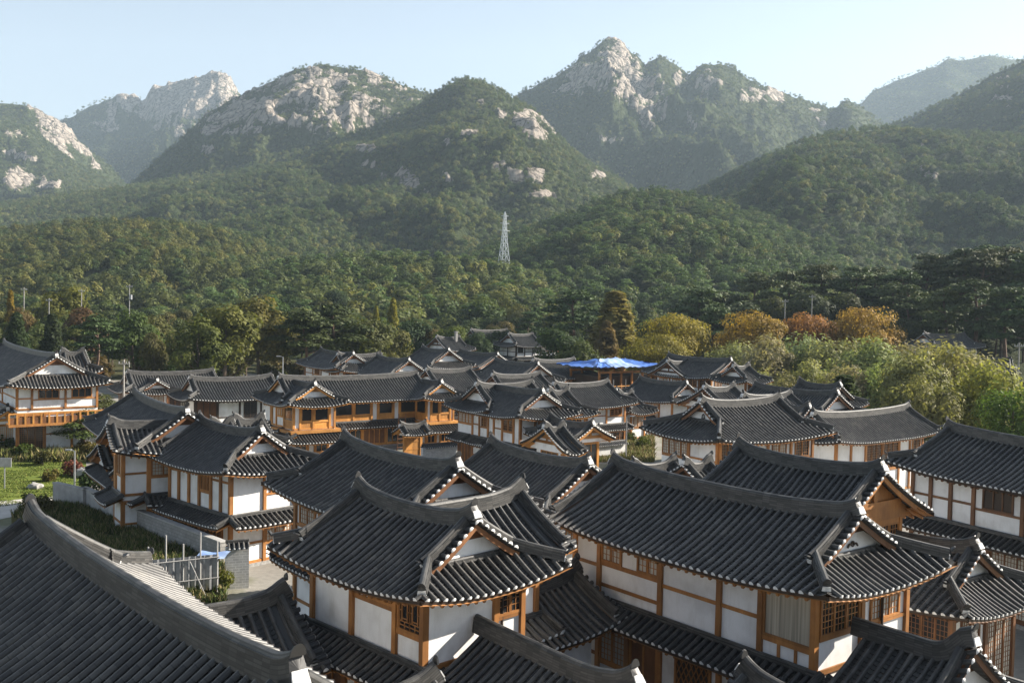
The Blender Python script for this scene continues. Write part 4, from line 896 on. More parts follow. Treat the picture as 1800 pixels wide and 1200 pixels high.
def shrub(seed, H=1.6, R=1.1, n=700, leaf=.16):
    r = np.random.default_rng(seed); cb, tb = MB(), MB()
    for i in range(9):
        d = sph(r, 1)[0]; c = np.array([d[0] * R * .55, d[1] * R * .55, H * .5 + d[2] * H * .28]); dd = sph(r, n // 9); cards(cb, c + dd * R * .42 * r.uniform(.6, 1, n // 9)[:, None], dd + np.array([0, 0, .5]), leaf, r)
    for i in range(5):
        a = r.uniform(0, 6.28); tb.tube([[0, 0, 0], [math.cos(a) * R * .3, math.sin(a) * R * .3, H * .55]], [.035, .012], 4)
    return cb, tb
class Proto:
    def __init__(s, name, cb, tb, leafm, barkm): s.name = name; s.c = cb.mesh('crown', [leafm]); s.t = tb.mesh('trunk', [barkm])
PR = {}
PR['broad'] = [Proto('broadleaf_tree', *broad(10 + i, 10, 3.9, 2.0, 32, 170, .29), M_LEAF, M_BARK) for i in range(4)]
PR['tall'] = [Proto('broadleaf_tree', *broad(20 + i, 13, 3.6, 2.6, 36, 170, .30), M_LEAF, M_BARK) for i in range(2)]
PR['zelkova'] = [Proto('autumn_tree', *broad(30 + i, 10, 6.4, 2.2, 50, 300, .22, 0, .62), M_LEAF, M_BARK) for i in range(3)]
PR['willow'] = [Proto('willow_tree', *broad(40 + i, 10, 4.6, 1.2, 40, 170, .22, .9), M_LEAF, M_BARK) for i in range(3)]
PR['pine'] = [Proto('pine_tree', *pine(50 + i, 11, 3.9, 12, 330, .26, .45), M_NEEDLE, M_PBARK) for i in range(4)]
PR['garden_pine'] = [Proto('pine_tree', *pine(60 + i, 5.2, 3.0, 11, 420, .15, .35), M_NEEDLE, M_PBARK) for i in range(2)]
PR['conifer'] = [Proto('conical_tree', *broad(70 + i, 12, 2.9, .8, 150, 60, .24, .25, 1, True), M_LEAF, M_BARK) for i in range(2)]
PR['shrub'] = [Proto('shrub', *shrub(80 + i), M_LEAF, M_BARK) for i in range(3)]
def tree(kind, x, y, scale, col, label, cat='tree', group=None, z=None, name=None, sx=1.0, rz=None, i=None):
    p = PR[kind][random.randrange(len(PR[kind])) if i is None else i % len(PR[kind])]
    zz = float(ground_z(x, y)) if z is None else z
    r = thing(name or p.name, label, cat, (x, y, zz - .1), rz if rz is not None else random.uniform(0, 6.28), group)
    r.scale = (scale * sx, scale * sx, scale)
    for nm, me in (('crown', p.c), ('trunk', p.t)):
        o = bpy.data.objects.new(nm, me); COL.objects.link(o); o.parent = r; o.color = (*[c * random.uniform(.88, 1.12) for c in col], 1) if nm == 'crown' else (1, 1, 1, 1)
    return r
OLIVE = (.090, .102, .030); GREEN = (.062, .086, .028); DEEP = (.036, .056, .024); YEL = (.17, .125, .018); ORG = (.24, .105, .025); RUST = (.16, .06, .03); WILL = (.225, .24, .125); PINEG = (.046, .066, .024); LARCH = (.085, .072, .018); BROWN = (.088, .078, .034)
# ------------------------------------------------------------------ trees one can tell apart
def at_base(px, Y): 
    d = ray(px, 600); return d[0] / d[1] * Y, Y
def T_(kind, px, Y, top_py, col, label, H0, sx=1.0, group=None, z=None, cat='tree', name=None, i=None):
    """tree whose trunk stands under pixel column px at distance Y and whose top reaches pixel row top_py"""
    x, y = at_base(px, Y); zt = at_y(px, top_py, Y)[2]; g = float(ground_z(x, y)) if z is None else z
    s = max((zt - g) / H0, .15); return tree(kind, x, y, s, col, label, cat, group, g, name, sx, i=i)
T_('conifer', 1080, 205, 508, (.17, .165, .048), 'tall olive-brown conical tree right of the far houses', 12, 2.1, i=0)
T_('conifer', 1066, 196, 560, (.16, .135, .05), 'shorter tan conical tree standing against the tall conical one', 12, 1.5, i=1)
T_('zelkova', 1185, 190, 548, (.22, .185, .03), 'wide golden-yellow tree behind the blue tarpaulin', 10, .85, i=0, z=0)
T_('zelkova', 1150, 178, 585, (.17, .155, .03), 'lower yellow-green tree at the foot of the golden one', 10, .9, i=1, z=0)
T_('zelkova', 1320, 192, 548, (.28, .18, .035), 'amber autumn tree between the golden tree and the rust-red tree', 10, .8, i=2, z=0)
T_('zelkova', 1420, 194, 546, (.25, .14, .055), 'rust-red autumn tree behind the willows', 10, .62, i=0, z=0)
T_('zelkova', 1520, 196, 537, (.28, .18, .045), 'large orange autumn tree, widest of those behind the willows', 10, .82, i=1, z=0)
WL = 'grey-green willow in the belt behind the lit roofs on the right'
for px, Y, ty, sx, k in ((1290, 168, 600, .9, 0), (1345, 160, 596, .95, 1), (1410, 164, 588, 1.0, 2), (1470, 158, 592, 1.0, 0), (1530, 150, 600, 1.05, 1), (1590, 158, 600, 1.0, 2), (1430, 140, 640, .9, 1), (1380, 138, 655, .8, 2), (1330, 146, 650, .8, 0), (1555, 134, 640, 1.0, 2), (1500, 136, 640, .95, 0)):
    T_('willow', px, Y, ty - 8, WILL, WL, 10, sx, 'willows behind the lit roofs', i=k)
T_('willow', 1680, 128, 588, (.215, .235, .10), 'tallest willow with visible thin trunks right of the long low roof', 10, 1.0, i=0)
T_('willow', 1610, 122, 615, (.195, .215, .10), 'broad willow rising straight behind the long low roof', 10, .95, i=1)
T_('willow', 1745, 116, 622, (.23, .25, .07), 'bright yellow-green willow close to the right edge', 10, .95, i=2)
T_('willow', 1785, 100, 668, (.085, .115, .03), 'dark drooping willow cut by the right edge', 10, .9, i=0)
T_('willow', 1640, 112, 655, (.19, .20, .085), 'low willow between the long low roof and the tallest willow', 10, .9, i=2)
T_('conifer', 1487, 108, 655, (.045, .065, .018), 'small round-topped green tree in front of the willows', 12, 2.1, i=0)
T_('zelkova', 1318, 158, 640, (.12, .10, .016), 'small yellow tree among the willows near the orange-gabled roof', 10, .5, i=2)
T_('broad', 990, 175, 572, DEEP, 'dark evergreen right behind the white-walled far house', 10, 1.1); T_('broad', 1020, 165, 598, (.055, .075, .03), 'low grey-green tree between the white-walled far house and the conical trees', 10, 1.1)
T_('pine', 1010, 225, 508, PINEG, 'layered dark pine left of the tall conical tree', 11, 1.2)
# big trees behind the left-hand roofs
T_('broad', 395, 165, 528, (.100, .116, .032), 'biggest broadleaf tree behind the lit striped roof, yellowing on top', 10, 1.05, i=0)
T_('broad', 350, 158, 560, (.09, .108, .03), 'yellow-green tree left of the biggest broadleaf tree', 10, 1.0, i=1)
T_('broad', 455, 178, 520, (.118, .118, .034), 'tree with ochre patches right of the biggest broadleaf tree', 10, 1.05, i=2)
T_('pine', 530, 172, 545, PINEG, 'spreading dark pine above the bright orange house', 11, 1.35, i=0)
T_('pine', 595, 178, 535, PINEG, 'flat-topped pine above the far lit roof', 11, 1.35, i=1)
T_('broad', 645, 182, 548, (.085, .088, .034), 'brownish tree between the flat-topped pine and the far group of houses', 10, 1.0, i=3)
T_('broad', 690, 190, 575, (.10, .098, .036), 'low brown-green tree left of the far group of houses', 10, .9, i=0)
T_('conifer', 30, 172, 545, DEEP, 'dark conifer above the balcony house, nearest the left edge', 12, 1.3); T_('conifer', 92, 170, 548, (.03, .048, .022), 'dark conifer above the gable of the balcony house', 12, 1.25)
T_('pine', 165, 168, 555, PINEG, 'pale-limbed pine right of the balcony house', 11, 1.1, i=2)
T_('broad', 235, 175, 545, GREEN, 'mid-green tree left of the yellow-green tree', 10, .9, i=2); T_('broad', 270, 168, 575, (.08, .085, .03), 'light green round tree below the mid-green one', 10, .6, i=3)
T_('broad', 150, 200, 530, (.095, .058, .03), 'rust-coloured tree on the slope above the balcony house', 10, .8); T_('broad', 42, 205, 535, (.09, .065, .025), 'brown-orange tree behind the dark conifers at left', 10, .6)
T_('conifer', 18, 215, 505, (.17, .15, .02), 'slim yellow tree on the slope at the far left', 12, .6)
T_('broad', 112, 225, 497, (.11, .12, .025), 'rounded bright yellow-green tree on the slope at left', 10, .9)
T_('conifer', 690, 240, 520, (.20, .19, .02), 'bright yellow tree in the wood above the flat-topped pine', 12, .8); T_('conifer', 660, 245, 535, (.19, .17, .02), 'smaller bright yellow tree left of the other bright yellow one', 12, .7)
# the pines on the knoll at right
for j, (px, Y, ty) in enumerate(((1230, 235, 505), (1275, 240, 512), (1335, 245, 480), (1385, 238, 476), (1440, 240, 466), (1490, 236, 468), (1540, 238, 470), (1580, 232, 474), (1630, 240, 446), (1680, 236, 436), (1720, 228, 440), (1765, 235, 434), (1800, 226, 445), (1600, 215, 500), (1660, 205, 510), (1710, 200, 492), (1770, 195, 505), (1815, 190, 520), (1560, 226, 500), (1300, 225, 530), (1255, 222, 540), (1690, 245, 440), (1740, 250, 432), (1845, 230, 440))):
    T_('pine', px, Y, ty, (.066, .088, .042), 'dark flat-crowned pine on the shaded knoll at right', 11, 1.15, 'pines on the shaded knoll', i=j)
for j, (px, Y, ty) in enumerate(((1600, 205, 555), (1545, 208, 560), (1650, 212, 540), (1580, 222, 530), (1640, 225, 520), (1700, 215, 520), (1760, 215, 520), (1800, 210, 530), (1480, 225, 510), (1420, 222, 515), (1360, 226, 520))):
    T_('broad', px, Y, ty, (.056, .074, .038), 'shaded evergreen between the pine trunks on the knoll', 10, 1.0, 'shaded evergreens on the knoll', i=j)
for px0, px1, Y0, Y1, n_ in ((1230, 1560, 222, 268, 14), (1560, 1870, 215, 265, 18)):
    for j in range(n_):
        Y = random.uniform(Y0, Y1); px = random.uniform(px0, px1); x, y = at_base(px, Y); kd = random.choice(['pine', 'pine', 'broad'])
        tree(kd, x, y, random.uniform(.8, 1.2), (.066, .088, .042), 'dark flat-crowned pine on the shaded knoll at right' if kd == 'pine' else 'shaded evergreen between the pine trunks on the knoll', 'tree', 'pines on the shaded knoll' if kd == 'pine' else 'shaded evergreens on the knoll')
for j in range(46):      # undergrowth along the edge of the wood
    px = random.choice([random.uniform(150, 560), random.uniform(560, 1000), random.uniform(1180, 1640)]); Y = random.uniform(178, 200) if px < 900 else (random.uniform(205, 225) if px < 1100 else random.uniform(150, 175)); x, y = at_base(px, Y)
    tree('shrub', x, y, random.uniform(1.6, 3.2), random.choice([(.04, .055, .018), (.06, .065, .02), (.075, .06, .025)]), 'wild bush in the undergrowth along the edge of the wood', 'shrub', 'bushes along the edge of the wood')
# the near edge of the wood, tree by tree
def wood_edge(n, px0, px1, Y0, Y1, kinds, label, group, cols, H=(8, 13)):
    k = 0; tries = 0; pts = []
    while k < n and tries < 4000:
        tries += 1; px = random.uniform(px0, px1); Y = random.uniform(Y0, Y1); x, y = at_base(px, Y)
        if any((x - a) ** 2 + (y - b) ** 2 < 30 for a, b in pts): continue
        pts.append((x, y)); k += 1; kd = random.choice(kinds); h = random.uniform(*H) / {'broad': 10, 'tall': 13, 'pine': 11, 'conifer': 12}[kd]
        tree(kd, x, y, h, PINEG if kd == 'pine' else random.choice(cols), label[kd], 'tree', group)
    return pts
EDGE = []
EDGE += wood_edge(62, -60, 460, 186, 300, ['broad', 'broad', 'tall', 'pine'], {'broad': 'olive broadleaf tree crowding the wooded slope at left', 'tall': 'olive broadleaf tree crowding the wooded slope at left', 'pine': 'dark pine among the broadleaf trees of the slope at left'}, 'trees of the wood at left', [OLIVE, GREEN, (.11, .115, .035), (.08, .088, .03), (.10, .088, .036)])
EDGE += wood_edge(58, 440, 900, 200, 310, ['broad', 'tall', 'pine', 'broad'], {'broad': 'dull green broadleaf tree of the wood behind the far houses', 'tall': 'dull green broadleaf tree of the wood behind the far houses', 'pine': 'dark pine in the wood behind the far houses'}, 'trees of the wood behind the far houses', [OLIVE, DEEP, (.078, .08, .032), BROWN, GREEN])
EDGE += wood_edge(50, 880, 1330, 225, 330, ['broad', 'pine', 'tall', 'pine'], {'broad': 'green broadleaf tree of the wood above the conical trees', 'tall': 'green broadleaf tree of the wood above the conical trees', 'pine': 'dark pine of the wood above the conical trees'}, 'trees of the wood right of the pylon', [OLIVE, GREEN, DEEP, (.088, .092, .045)])

# ------------------------------------------------------------------ the far forest: one mass of tree crowns standing on the terrain
def forest_proto(seed, kind):
    r = np.random.default_rng(seed); mb = MB()
    if kind == 'b':
        for i in range(9):
            d = sph(r, 1)[0]; c = np.array([d[0] * 2.4, d[1] * 2.4, 5 + d[2] * 2.2]); n = 54; dd = sph(r, n); cards(mb, c + dd * np.array([1.65, 1.65, 1.3]) * r.uniform(.75, 1, n)[:, None], dd + np.array([0, 0, .5]) + (c - [0, 0, 4]) * .2, .58, r, 1.3, .6)
    else:
        for i in range(7):
            a = i * 2.4; f = i / 6; q = 2.3 * (1 - .6 * f) * r.uniform(.5, 1); c = np.array([math.cos(a) * q, math.sin(a) * q, 3.6 + f * 4.6]); n = 54; dd = sph(r, n); cards(mb, c + dd * np.array([1.9, 1.9, .5]) * r.uniform(.5, 1, n)[:, None], dd * .5 + np.array([0, 0, 1]), .55, r, 1.5, .6)
    me = mb.mesh('forest_tree', [M_FOREST]); return bpy.data.objects.new('forest_tree_form', me)
FC = bpy.data.collections.new('forest_forms')
for i in range(8): FC.objects.link(forest_proto(300 + i, 'b' if i < 5 else 'p'))
rf = np.random.default_rng(21)
elev = (ZZ - CAM_H) / YY; runmax = np.maximum.accumulate(elev, 0)
pts = []; 
bands = [(262, 420, 5.4), (420, 700, 4.6), (700, 1200, 4.7), (1200, 1900, 6.0), (1900, 2700, 7.6), (2700, 3500, 10)]
for y0, y1, sp in bands:
    area = .5 * 1.28 * (y1 ** 2 - y0 ** 2); n = int(area / sp ** 2)
    Y = np.sqrt(rf.uniform(y0 ** 2, y1 ** 2, n)); u = rf.uniform(-.64, .64, n)
    z, k, f = height(u, Y, True)
    iy = np.clip(np.searchsorted(Ys, Y), 1, len(Ys) - 1); iu = np.clip(((u - U0) / (U1 - U0) * (nu - 1)).astype(int), 0, nu - 1)
    vis = (z + 16 - CAM_H) / Y >= runmax[np.maximum(iy - 1, 0), iu]
    dens = fbm(u * Y / 60, Y / 60, 77, 3)
    rk = ROCKW[iy, iu]; keep = vis & (z > 1.0) & (rf.uniform(0, 1, n) > rk * np.where(k == 1, 1.2, .80)) & (rf.uniform(-1, 1, n) < .9 + dens)
    pts.append(np.stack([u * Y, Y, z, k, np.full(n, sp), rk], 1)[keep])
FP = np.vstack(pts)
ex = np.array(EDGE)
near = FP[:, 1] < 335
if near.any():
    dd = ((FP[near][:, None, :2] - ex[None]) ** 2).sum(-1).min(1); m = np.ones(len(FP), bool); m[np.where(near)[0][dd < 14]] = False; FP = FP[m]
n = len(FP); print('forest trees', n)
big = fbm(FP[:, 0] / 130, FP[:, 1] / 160, 31, 3); sm = rf.normal(0, 1, n)
pal = np.array([[.046, .058, .023], [.058, .068, .024], [.076, .078, .026], [.032, .046, .020], [.082, .080, .030]])
wn = rf.uniform(0, 1, n) + big * .5
ci = np.where(wn < .12, 3, np.where(wn < .55, 0, np.where(wn < .85, 1, np.where(wn < 1.15, 2, 4))))
kk = FP[:, 3]
ispine = rf.uniform(0, 1, n) < np.where(np.isin(kk, [9, 10, 8]), .62, np.where(kk == 11, .12, np.where(kk == 12, .3, .42)))
tint = pal[ci] * (1 + .12 * sm)[:, None]; tint[ispine] = np.array([.036, .056, .021]) * (1 + .16 * sm[ispine])[:, None]
tint[kk != 11] *= 1.25; leftm = (kk == 11) & ~ispine; tint[leftm] *= np.array([1.05, 1.0, .9])
far_ = np.interp(FP[:, 1], [600, 1100], [0, 1])[:, None]; tint = np.clip((tint * (1 - .18 * far_) + tint.mean(1, keepdims=True) * .18 * far_) * (1.6 + .35 * far_), .01, .3)  # distance haze painted into the crowns: farther tints greyer and lighter
vi = np.where(ispine, 5 + rf.integers(0, 3, n), rf.integers(0, 5, n))
sc = rf.uniform(.72, 1.28, n) * np.interp(FP[:, 1], [300, 450, 700, 1500, 3000], [1.08, .90, .70, .60, .8]) * np.where(FP[:, 5] > .2, .55, 1)
fm = bpy.data.meshes.new('forest'); fm.vertices.add(n); fm.vertices.foreach_set('co', FP[:, :3].ravel().astype(np.float32)); fm.update()
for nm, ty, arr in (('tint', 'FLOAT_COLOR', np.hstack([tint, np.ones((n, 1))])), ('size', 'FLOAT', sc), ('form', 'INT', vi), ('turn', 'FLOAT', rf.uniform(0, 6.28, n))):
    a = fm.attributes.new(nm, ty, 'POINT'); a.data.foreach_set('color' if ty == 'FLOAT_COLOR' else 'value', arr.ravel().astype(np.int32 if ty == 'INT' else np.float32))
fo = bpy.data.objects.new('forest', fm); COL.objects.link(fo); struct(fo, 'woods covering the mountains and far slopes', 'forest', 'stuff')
ng = bpy.data.node_groups.new('forest_scatter', 'GeometryNodeTree'); ng.interface.new_socket('Geometry', in_out='INPUT', socket_type='NodeSocketGeometry'); ng.interface.new_socket('Geometry', in_out='OUTPUT', socket_type='NodeSocketGeometry')
gi = ng.nodes.new('NodeGroupInput'); go = ng.nodes.new('NodeGroupOutput'); ip = ng.nodes.new('GeometryNodeInstanceOnPoints'); ci_ = ng.nodes.new('GeometryNodeCollectionInfo')
ci_.inputs['Collection'].default_value = FC; ci_.inputs['Separate Children'].default_value = True; ci_.inputs['Reset Children'].default_value = True
def na(nm, ty):
    q = ng.nodes.new('GeometryNodeInputNamedAttribute'); q.data_type = ty; q.inputs[0].default_value = nm; return q.outputs[0]
m2p = ng.nodes.new('GeometryNodeMeshToPoints'); cx = ng.nodes.new('ShaderNodeCombineXYZ')
L_ = ng.links.new
L_(gi.outputs[0], m2p.inputs[0]); L_(m2p.outputs[0], ip.inputs['Points']); L_(ci_.outputs[0], ip.inputs['Instance']); ip.inputs['Pick Instance'].default_value = True
L_(na('form', 'INT'), ip.inputs['Instance Index']); L_(na('turn', 'FLOAT'), cx.inputs[2]); L_(cx.outputs[0], ip.inputs['Rotation']); L_(na('size', 'FLOAT'), ip.inputs['Scale']); L_(ip.outputs[0], go.inputs[0])
fo.modifiers.new('scatter', 'NODES').node_group = ng
# ------------------------------------------------------------------ walls, gates, lamps, cars and other things of the village
def P0(px, py, z=0.0): return at_z(px, py, z)
def yard_wall(pa, pb, h, label, mat_=None, coping=True, name='courtyard_wall', cat='wall', th=.35, z=0.0):
    a, b = P0(*pa, z), P0(*pb, z); d = b - a; L = float(np.hypot(d[0], d[1])); t = thing(name, label, cat, (a[0], a[1], z), math.atan2(d[1], d[0]))
    mb = MB(); mb.box((0, -th / 2, -.2 - z), (L, th / 2, h)); mb.build('wall_body', mat_ or M_BRICK, t)
    if coping:
        r = Roof(L=L, W=.95, ze=h - .02, rise=.26, em='n', ep='n', hc=0, hr=0, sp=.26, lod=2, oh=.3, ox=L / 2); m2 = MB(); A = np.arange(.15, L, .26) - L / 2
        for s_ in (-1, 1): r.slope(m2, lambda u, v: r.front(u, v, s_), A, np.ones(len(A)))
        o = m2.build('tiled_coping', [M_TILE, M_MORTAR], t); m3 = MB(); r.ridge_sweep(m3, np.array([[x, 0, h + .2] for x in np.linspace(-L / 2, L / 2, 6)]), .2, .18, 2, (False, False), 0); m3.build('ridge', [M_RIDGE, M_MORTAR], o)
    else:
        mb = MB(); mb.box((-.03, -th / 2 - .04, h), (L + .03, th / 2 + .04, h + .08)); mb.build('capping', M_CONC, t)
    return t
yard_wall((97, 880), (150, 893), 1.3, 'plain concrete wall beside the lawn at left', M_CONC, False, 'concrete_wall', z=1.0)
yard_wall((147, 889), (228, 924), 1.3, 'stained concrete wall between the lawn and the block wall', M_CONC, False, 'concrete_wall', z=1.0)
yard_wall((229, 925), (392, 992), 1.25, 'long cement block wall along the weedy lot', M_BLOCK, False, 'block_wall', z=1.0)
yard_wall((-10, 786), (78, 778), 1.9, 'pale retaining wall below the balcony house', M_CONC, False, 'retaining_wall')
yard_wall((741, 814), (824, 806), 1.5, 'pale brick courtyard wall below the bright orange house')
yard_wall((968, 812), (1022, 806), 1.5, 'courtyard wall under the open orange gable, left of the small gate')
yard_wall((1046, 806), (1098, 800), 1.3, 'courtyard wall between the small gate and the street lamp')
yard_wall((1094, 764), (1150, 755), 1.5, 'tile-capped white wall beside the parked cars')
yard_wall((1150, 747), (1188, 762), 1.8, 'pale brick wall behind the black car', coping=False)
yard_wall((98, 735), (140, 729), 1.2, 'low wall right of the balcony house behind the garden pine')
yard_wall((396, 1003), (437, 1000), 1.3, 'patterned pale brick pier at the end of the block wall', M_BRICK, z=1.0)

def gate(px, py, label, w=1.9, h=2.3, yaw=YB, m=M_FRESH):
    a = P0(px, py); t = thing('tiled_gate', label, 'gate', (a[0], a[1], 0), yaw, 'small tiled gates')
    for s_ in (-1, 1): mb = MB(); mb.box((s_ * w / 2 - .13, -.13, 0), (s_ * w / 2 + .13, .13, h)); mb.build('post', m, t)
    mb = MB(); mb.box((-w / 2, -.1, h - .25), (w / 2, .1, h)); mb.build('lintel', m, t)
    for s_ in (-1, 1):
        mb = MB(); x0, x1 = (-w / 2 + .13, -.01) if s_ < 0 else (.01, w / 2 - .13); mb.box((x0, -.04, .1), (x1, .04, h - .26)); mb.box((x0, -.07, .7), (x1, -.04, .82)); mb.box((x0, -.07, 1.5), (x1, -.04, 1.62)); mb.build('door_leaf', m, t)
    Roof(L=w + 1.3, W=2.2, ze=h - .02, rise=.62, em='g', ep='g', hc=.14, hr=.12, lod=1, oh=.9, wood=m, sp=.28).build(t)
gate(725, 802, 'small orange gate at the foot of the ladder, below the bright orange house')
gate(1031, 810, 'small orange gate between courtyard walls near the gatehouse')
gate(66, 748, 'orange gate in front of the balcony house', 2.1, 3.0, YB - .3)

def lamp_post(px, py_base, py_top, label, arm=.7, Y=None, sgn=-1):
    if Y is None: a = P0(px, py_base)
    else: a = at_y(px, py_base, Y)
    H = at_y(px, py_top, a[1])[2] - a[2]
    t = thing('street_lamp', label, 'street lamp', tuple(a)); mb = MB(); mb.tube([[0, 0, 0], [0, 0, H * .5], [0, 0, H]], [.09, .07, .055], 8); mb.build('pole', M_METAL, t)
    mb = MB(); mb.tube([[0, 0, H - .05], [sgn * arm * .5, 0, H + .05], [sgn * arm, 0, H + .06]], [.04, .035, .03], 6); mb.build('arm', M_METAL, t)
    mb = MB(); mb.box((sgn * arm - .28, -.12, H + .02), (sgn * arm + .2, .12, H + .12)); mb.build('lamp_head', M_METAL, t)
lamp_post(131, 862, 792, 'grey lamp post standing on the lawn at left', .45)
lamp_post(564, 800, 757, 'thin lamp post in front of the bright orange house', .3)
lamp_post(917, 812, 743, 'thin lamp post in front of the open orange gable', .5)
lamp_post(1092, 760, 704, 'street lamp by the tile-capped wall, farther of the two', .7)
lamp_post(1100, 806, 732, 'street lamp nearer the long right-hand roof, beside the weedy lot', .6, sgn=1)
lamp_post(497, 668, 627, 'street lamp in front of the dark trees above the bright orange house', .6, Y=135)
for px, yb, yt, lab in ((42, 548, 505, 'utility pole at the far left of the wooded slope'), (86, 556, 524, 'short utility pole right of the dark conifers'), (143, 552, 508, 'utility pole beside the rounded bright yellow-green tree'), (227, 548, 500, 'utility pole with a transformer drum on the wooded slope'), (1378, 556, 526, 'white pole among the knoll pines'), (1425, 560, 518, 'thin grey pole in front of the knoll pines'), (1792, 668, 602, 'white pole at the right edge behind the willows'), (218, 652, 632, 'short white post at the left end of the wide low house')):
    Y = 215 if yb < 600 else (122 if px < 900 else 135); x, y = at_base(px, Y); zt = at_y(px, yt, Y)[2]; t = thing('utility_pole', lab, 'pole', (x, y, float(ground_z(x, y)) - .2)); zb = float(ground_z(x, y)) - .2
    mb = MB(); mb.tube([[0, 0, 0], [0, 0, (zt - zb)]], [.13, .09], 8); mb.build('pole', M_STONE, t)
    mb = MB(); mb.bar([-.7, 0, zt - zb - .5], [.7, 0, zt - zb - .5], .08); [mb.tube([[q, 0, zt - zb - .45], [q, 0, zt - zb - .2]], .05, 5) for q in (-.6, -.2, .3, .6)]; mb.build('crossarm', M_METAL, t)
    if 'drum' in lab: mb = MB(); mb.tube([[.3, 0, zt - zb - 3.2], [.3, 0, zt - zb - 2.2]], .32, 10); mb.build('transformer', M_METAL, t)
# lattice pylon on the hillside
Yp = 452; xb, yb = at_base(883, Yp); g = float(ground_z(xb, yb)); ztop = at_y(884, 372, Yp)[2]; Hp = ztop - g; t = thing('lattice_pylon', 'pale steel lattice pylon standing in the wood', 'pylon', (xb, yb, g), .5)
lv = np.array([0, .16, .30, .42, .53, .63, .72, .8, .88, .95]) * Hp; wd_ = np.interp(lv / Hp, [0, .6, .95], [2.9, 1.0, .45])
M_PYL = simple("galvanised_steel", (.42, .46, .48), (.52, .56, .58), 2, .5, 0, .4)
for sx, sy in ((1, 1), (1, -1), (-1, -1), (-1, 1)):
    mb = MB(); [mb.bar([sx * wd_[i], sy * wd_[i], lv[i]], [sx * wd_[i + 1], sy * wd_[i + 1], lv[i + 1]], .16) for i in range(9)]; mb.bar([sx * .45, sy * .45, lv[9]], [0, 0, Hp], .2); mb.build('leg', M_PYL, t)
mb = MB(); cr = [(1, 1), (1, -1), (-1, -1), (-1, 1), (1, 1)]
for i in range(9):
    for k in range(4):
        (a, b), (c, d) = cr[k], cr[k + 1]; w0, w1 = wd_[i], wd_[i + 1]; mb.bar([a * w0, b * w0, lv[i]], [c * w1, d * w1, lv[i + 1]], .11); mb.bar([c * w0, d * w0, lv[i]], [a * w1, b * w1, lv[i + 1]], .11); mb.bar([a * w1, b * w1, lv[i + 1]], [c * w1, d * w1, lv[i + 1]], .10)
mb.build('bracing', M_PYL, t)
for f, w in ((.74, 2.6), (.84, 2.2), (.94, 1.8)): mb = MB(); mb.bar([-w, 0, Hp * f], [w, 0, Hp * f], .24); mb.build('crossarm', M_PYL, t)

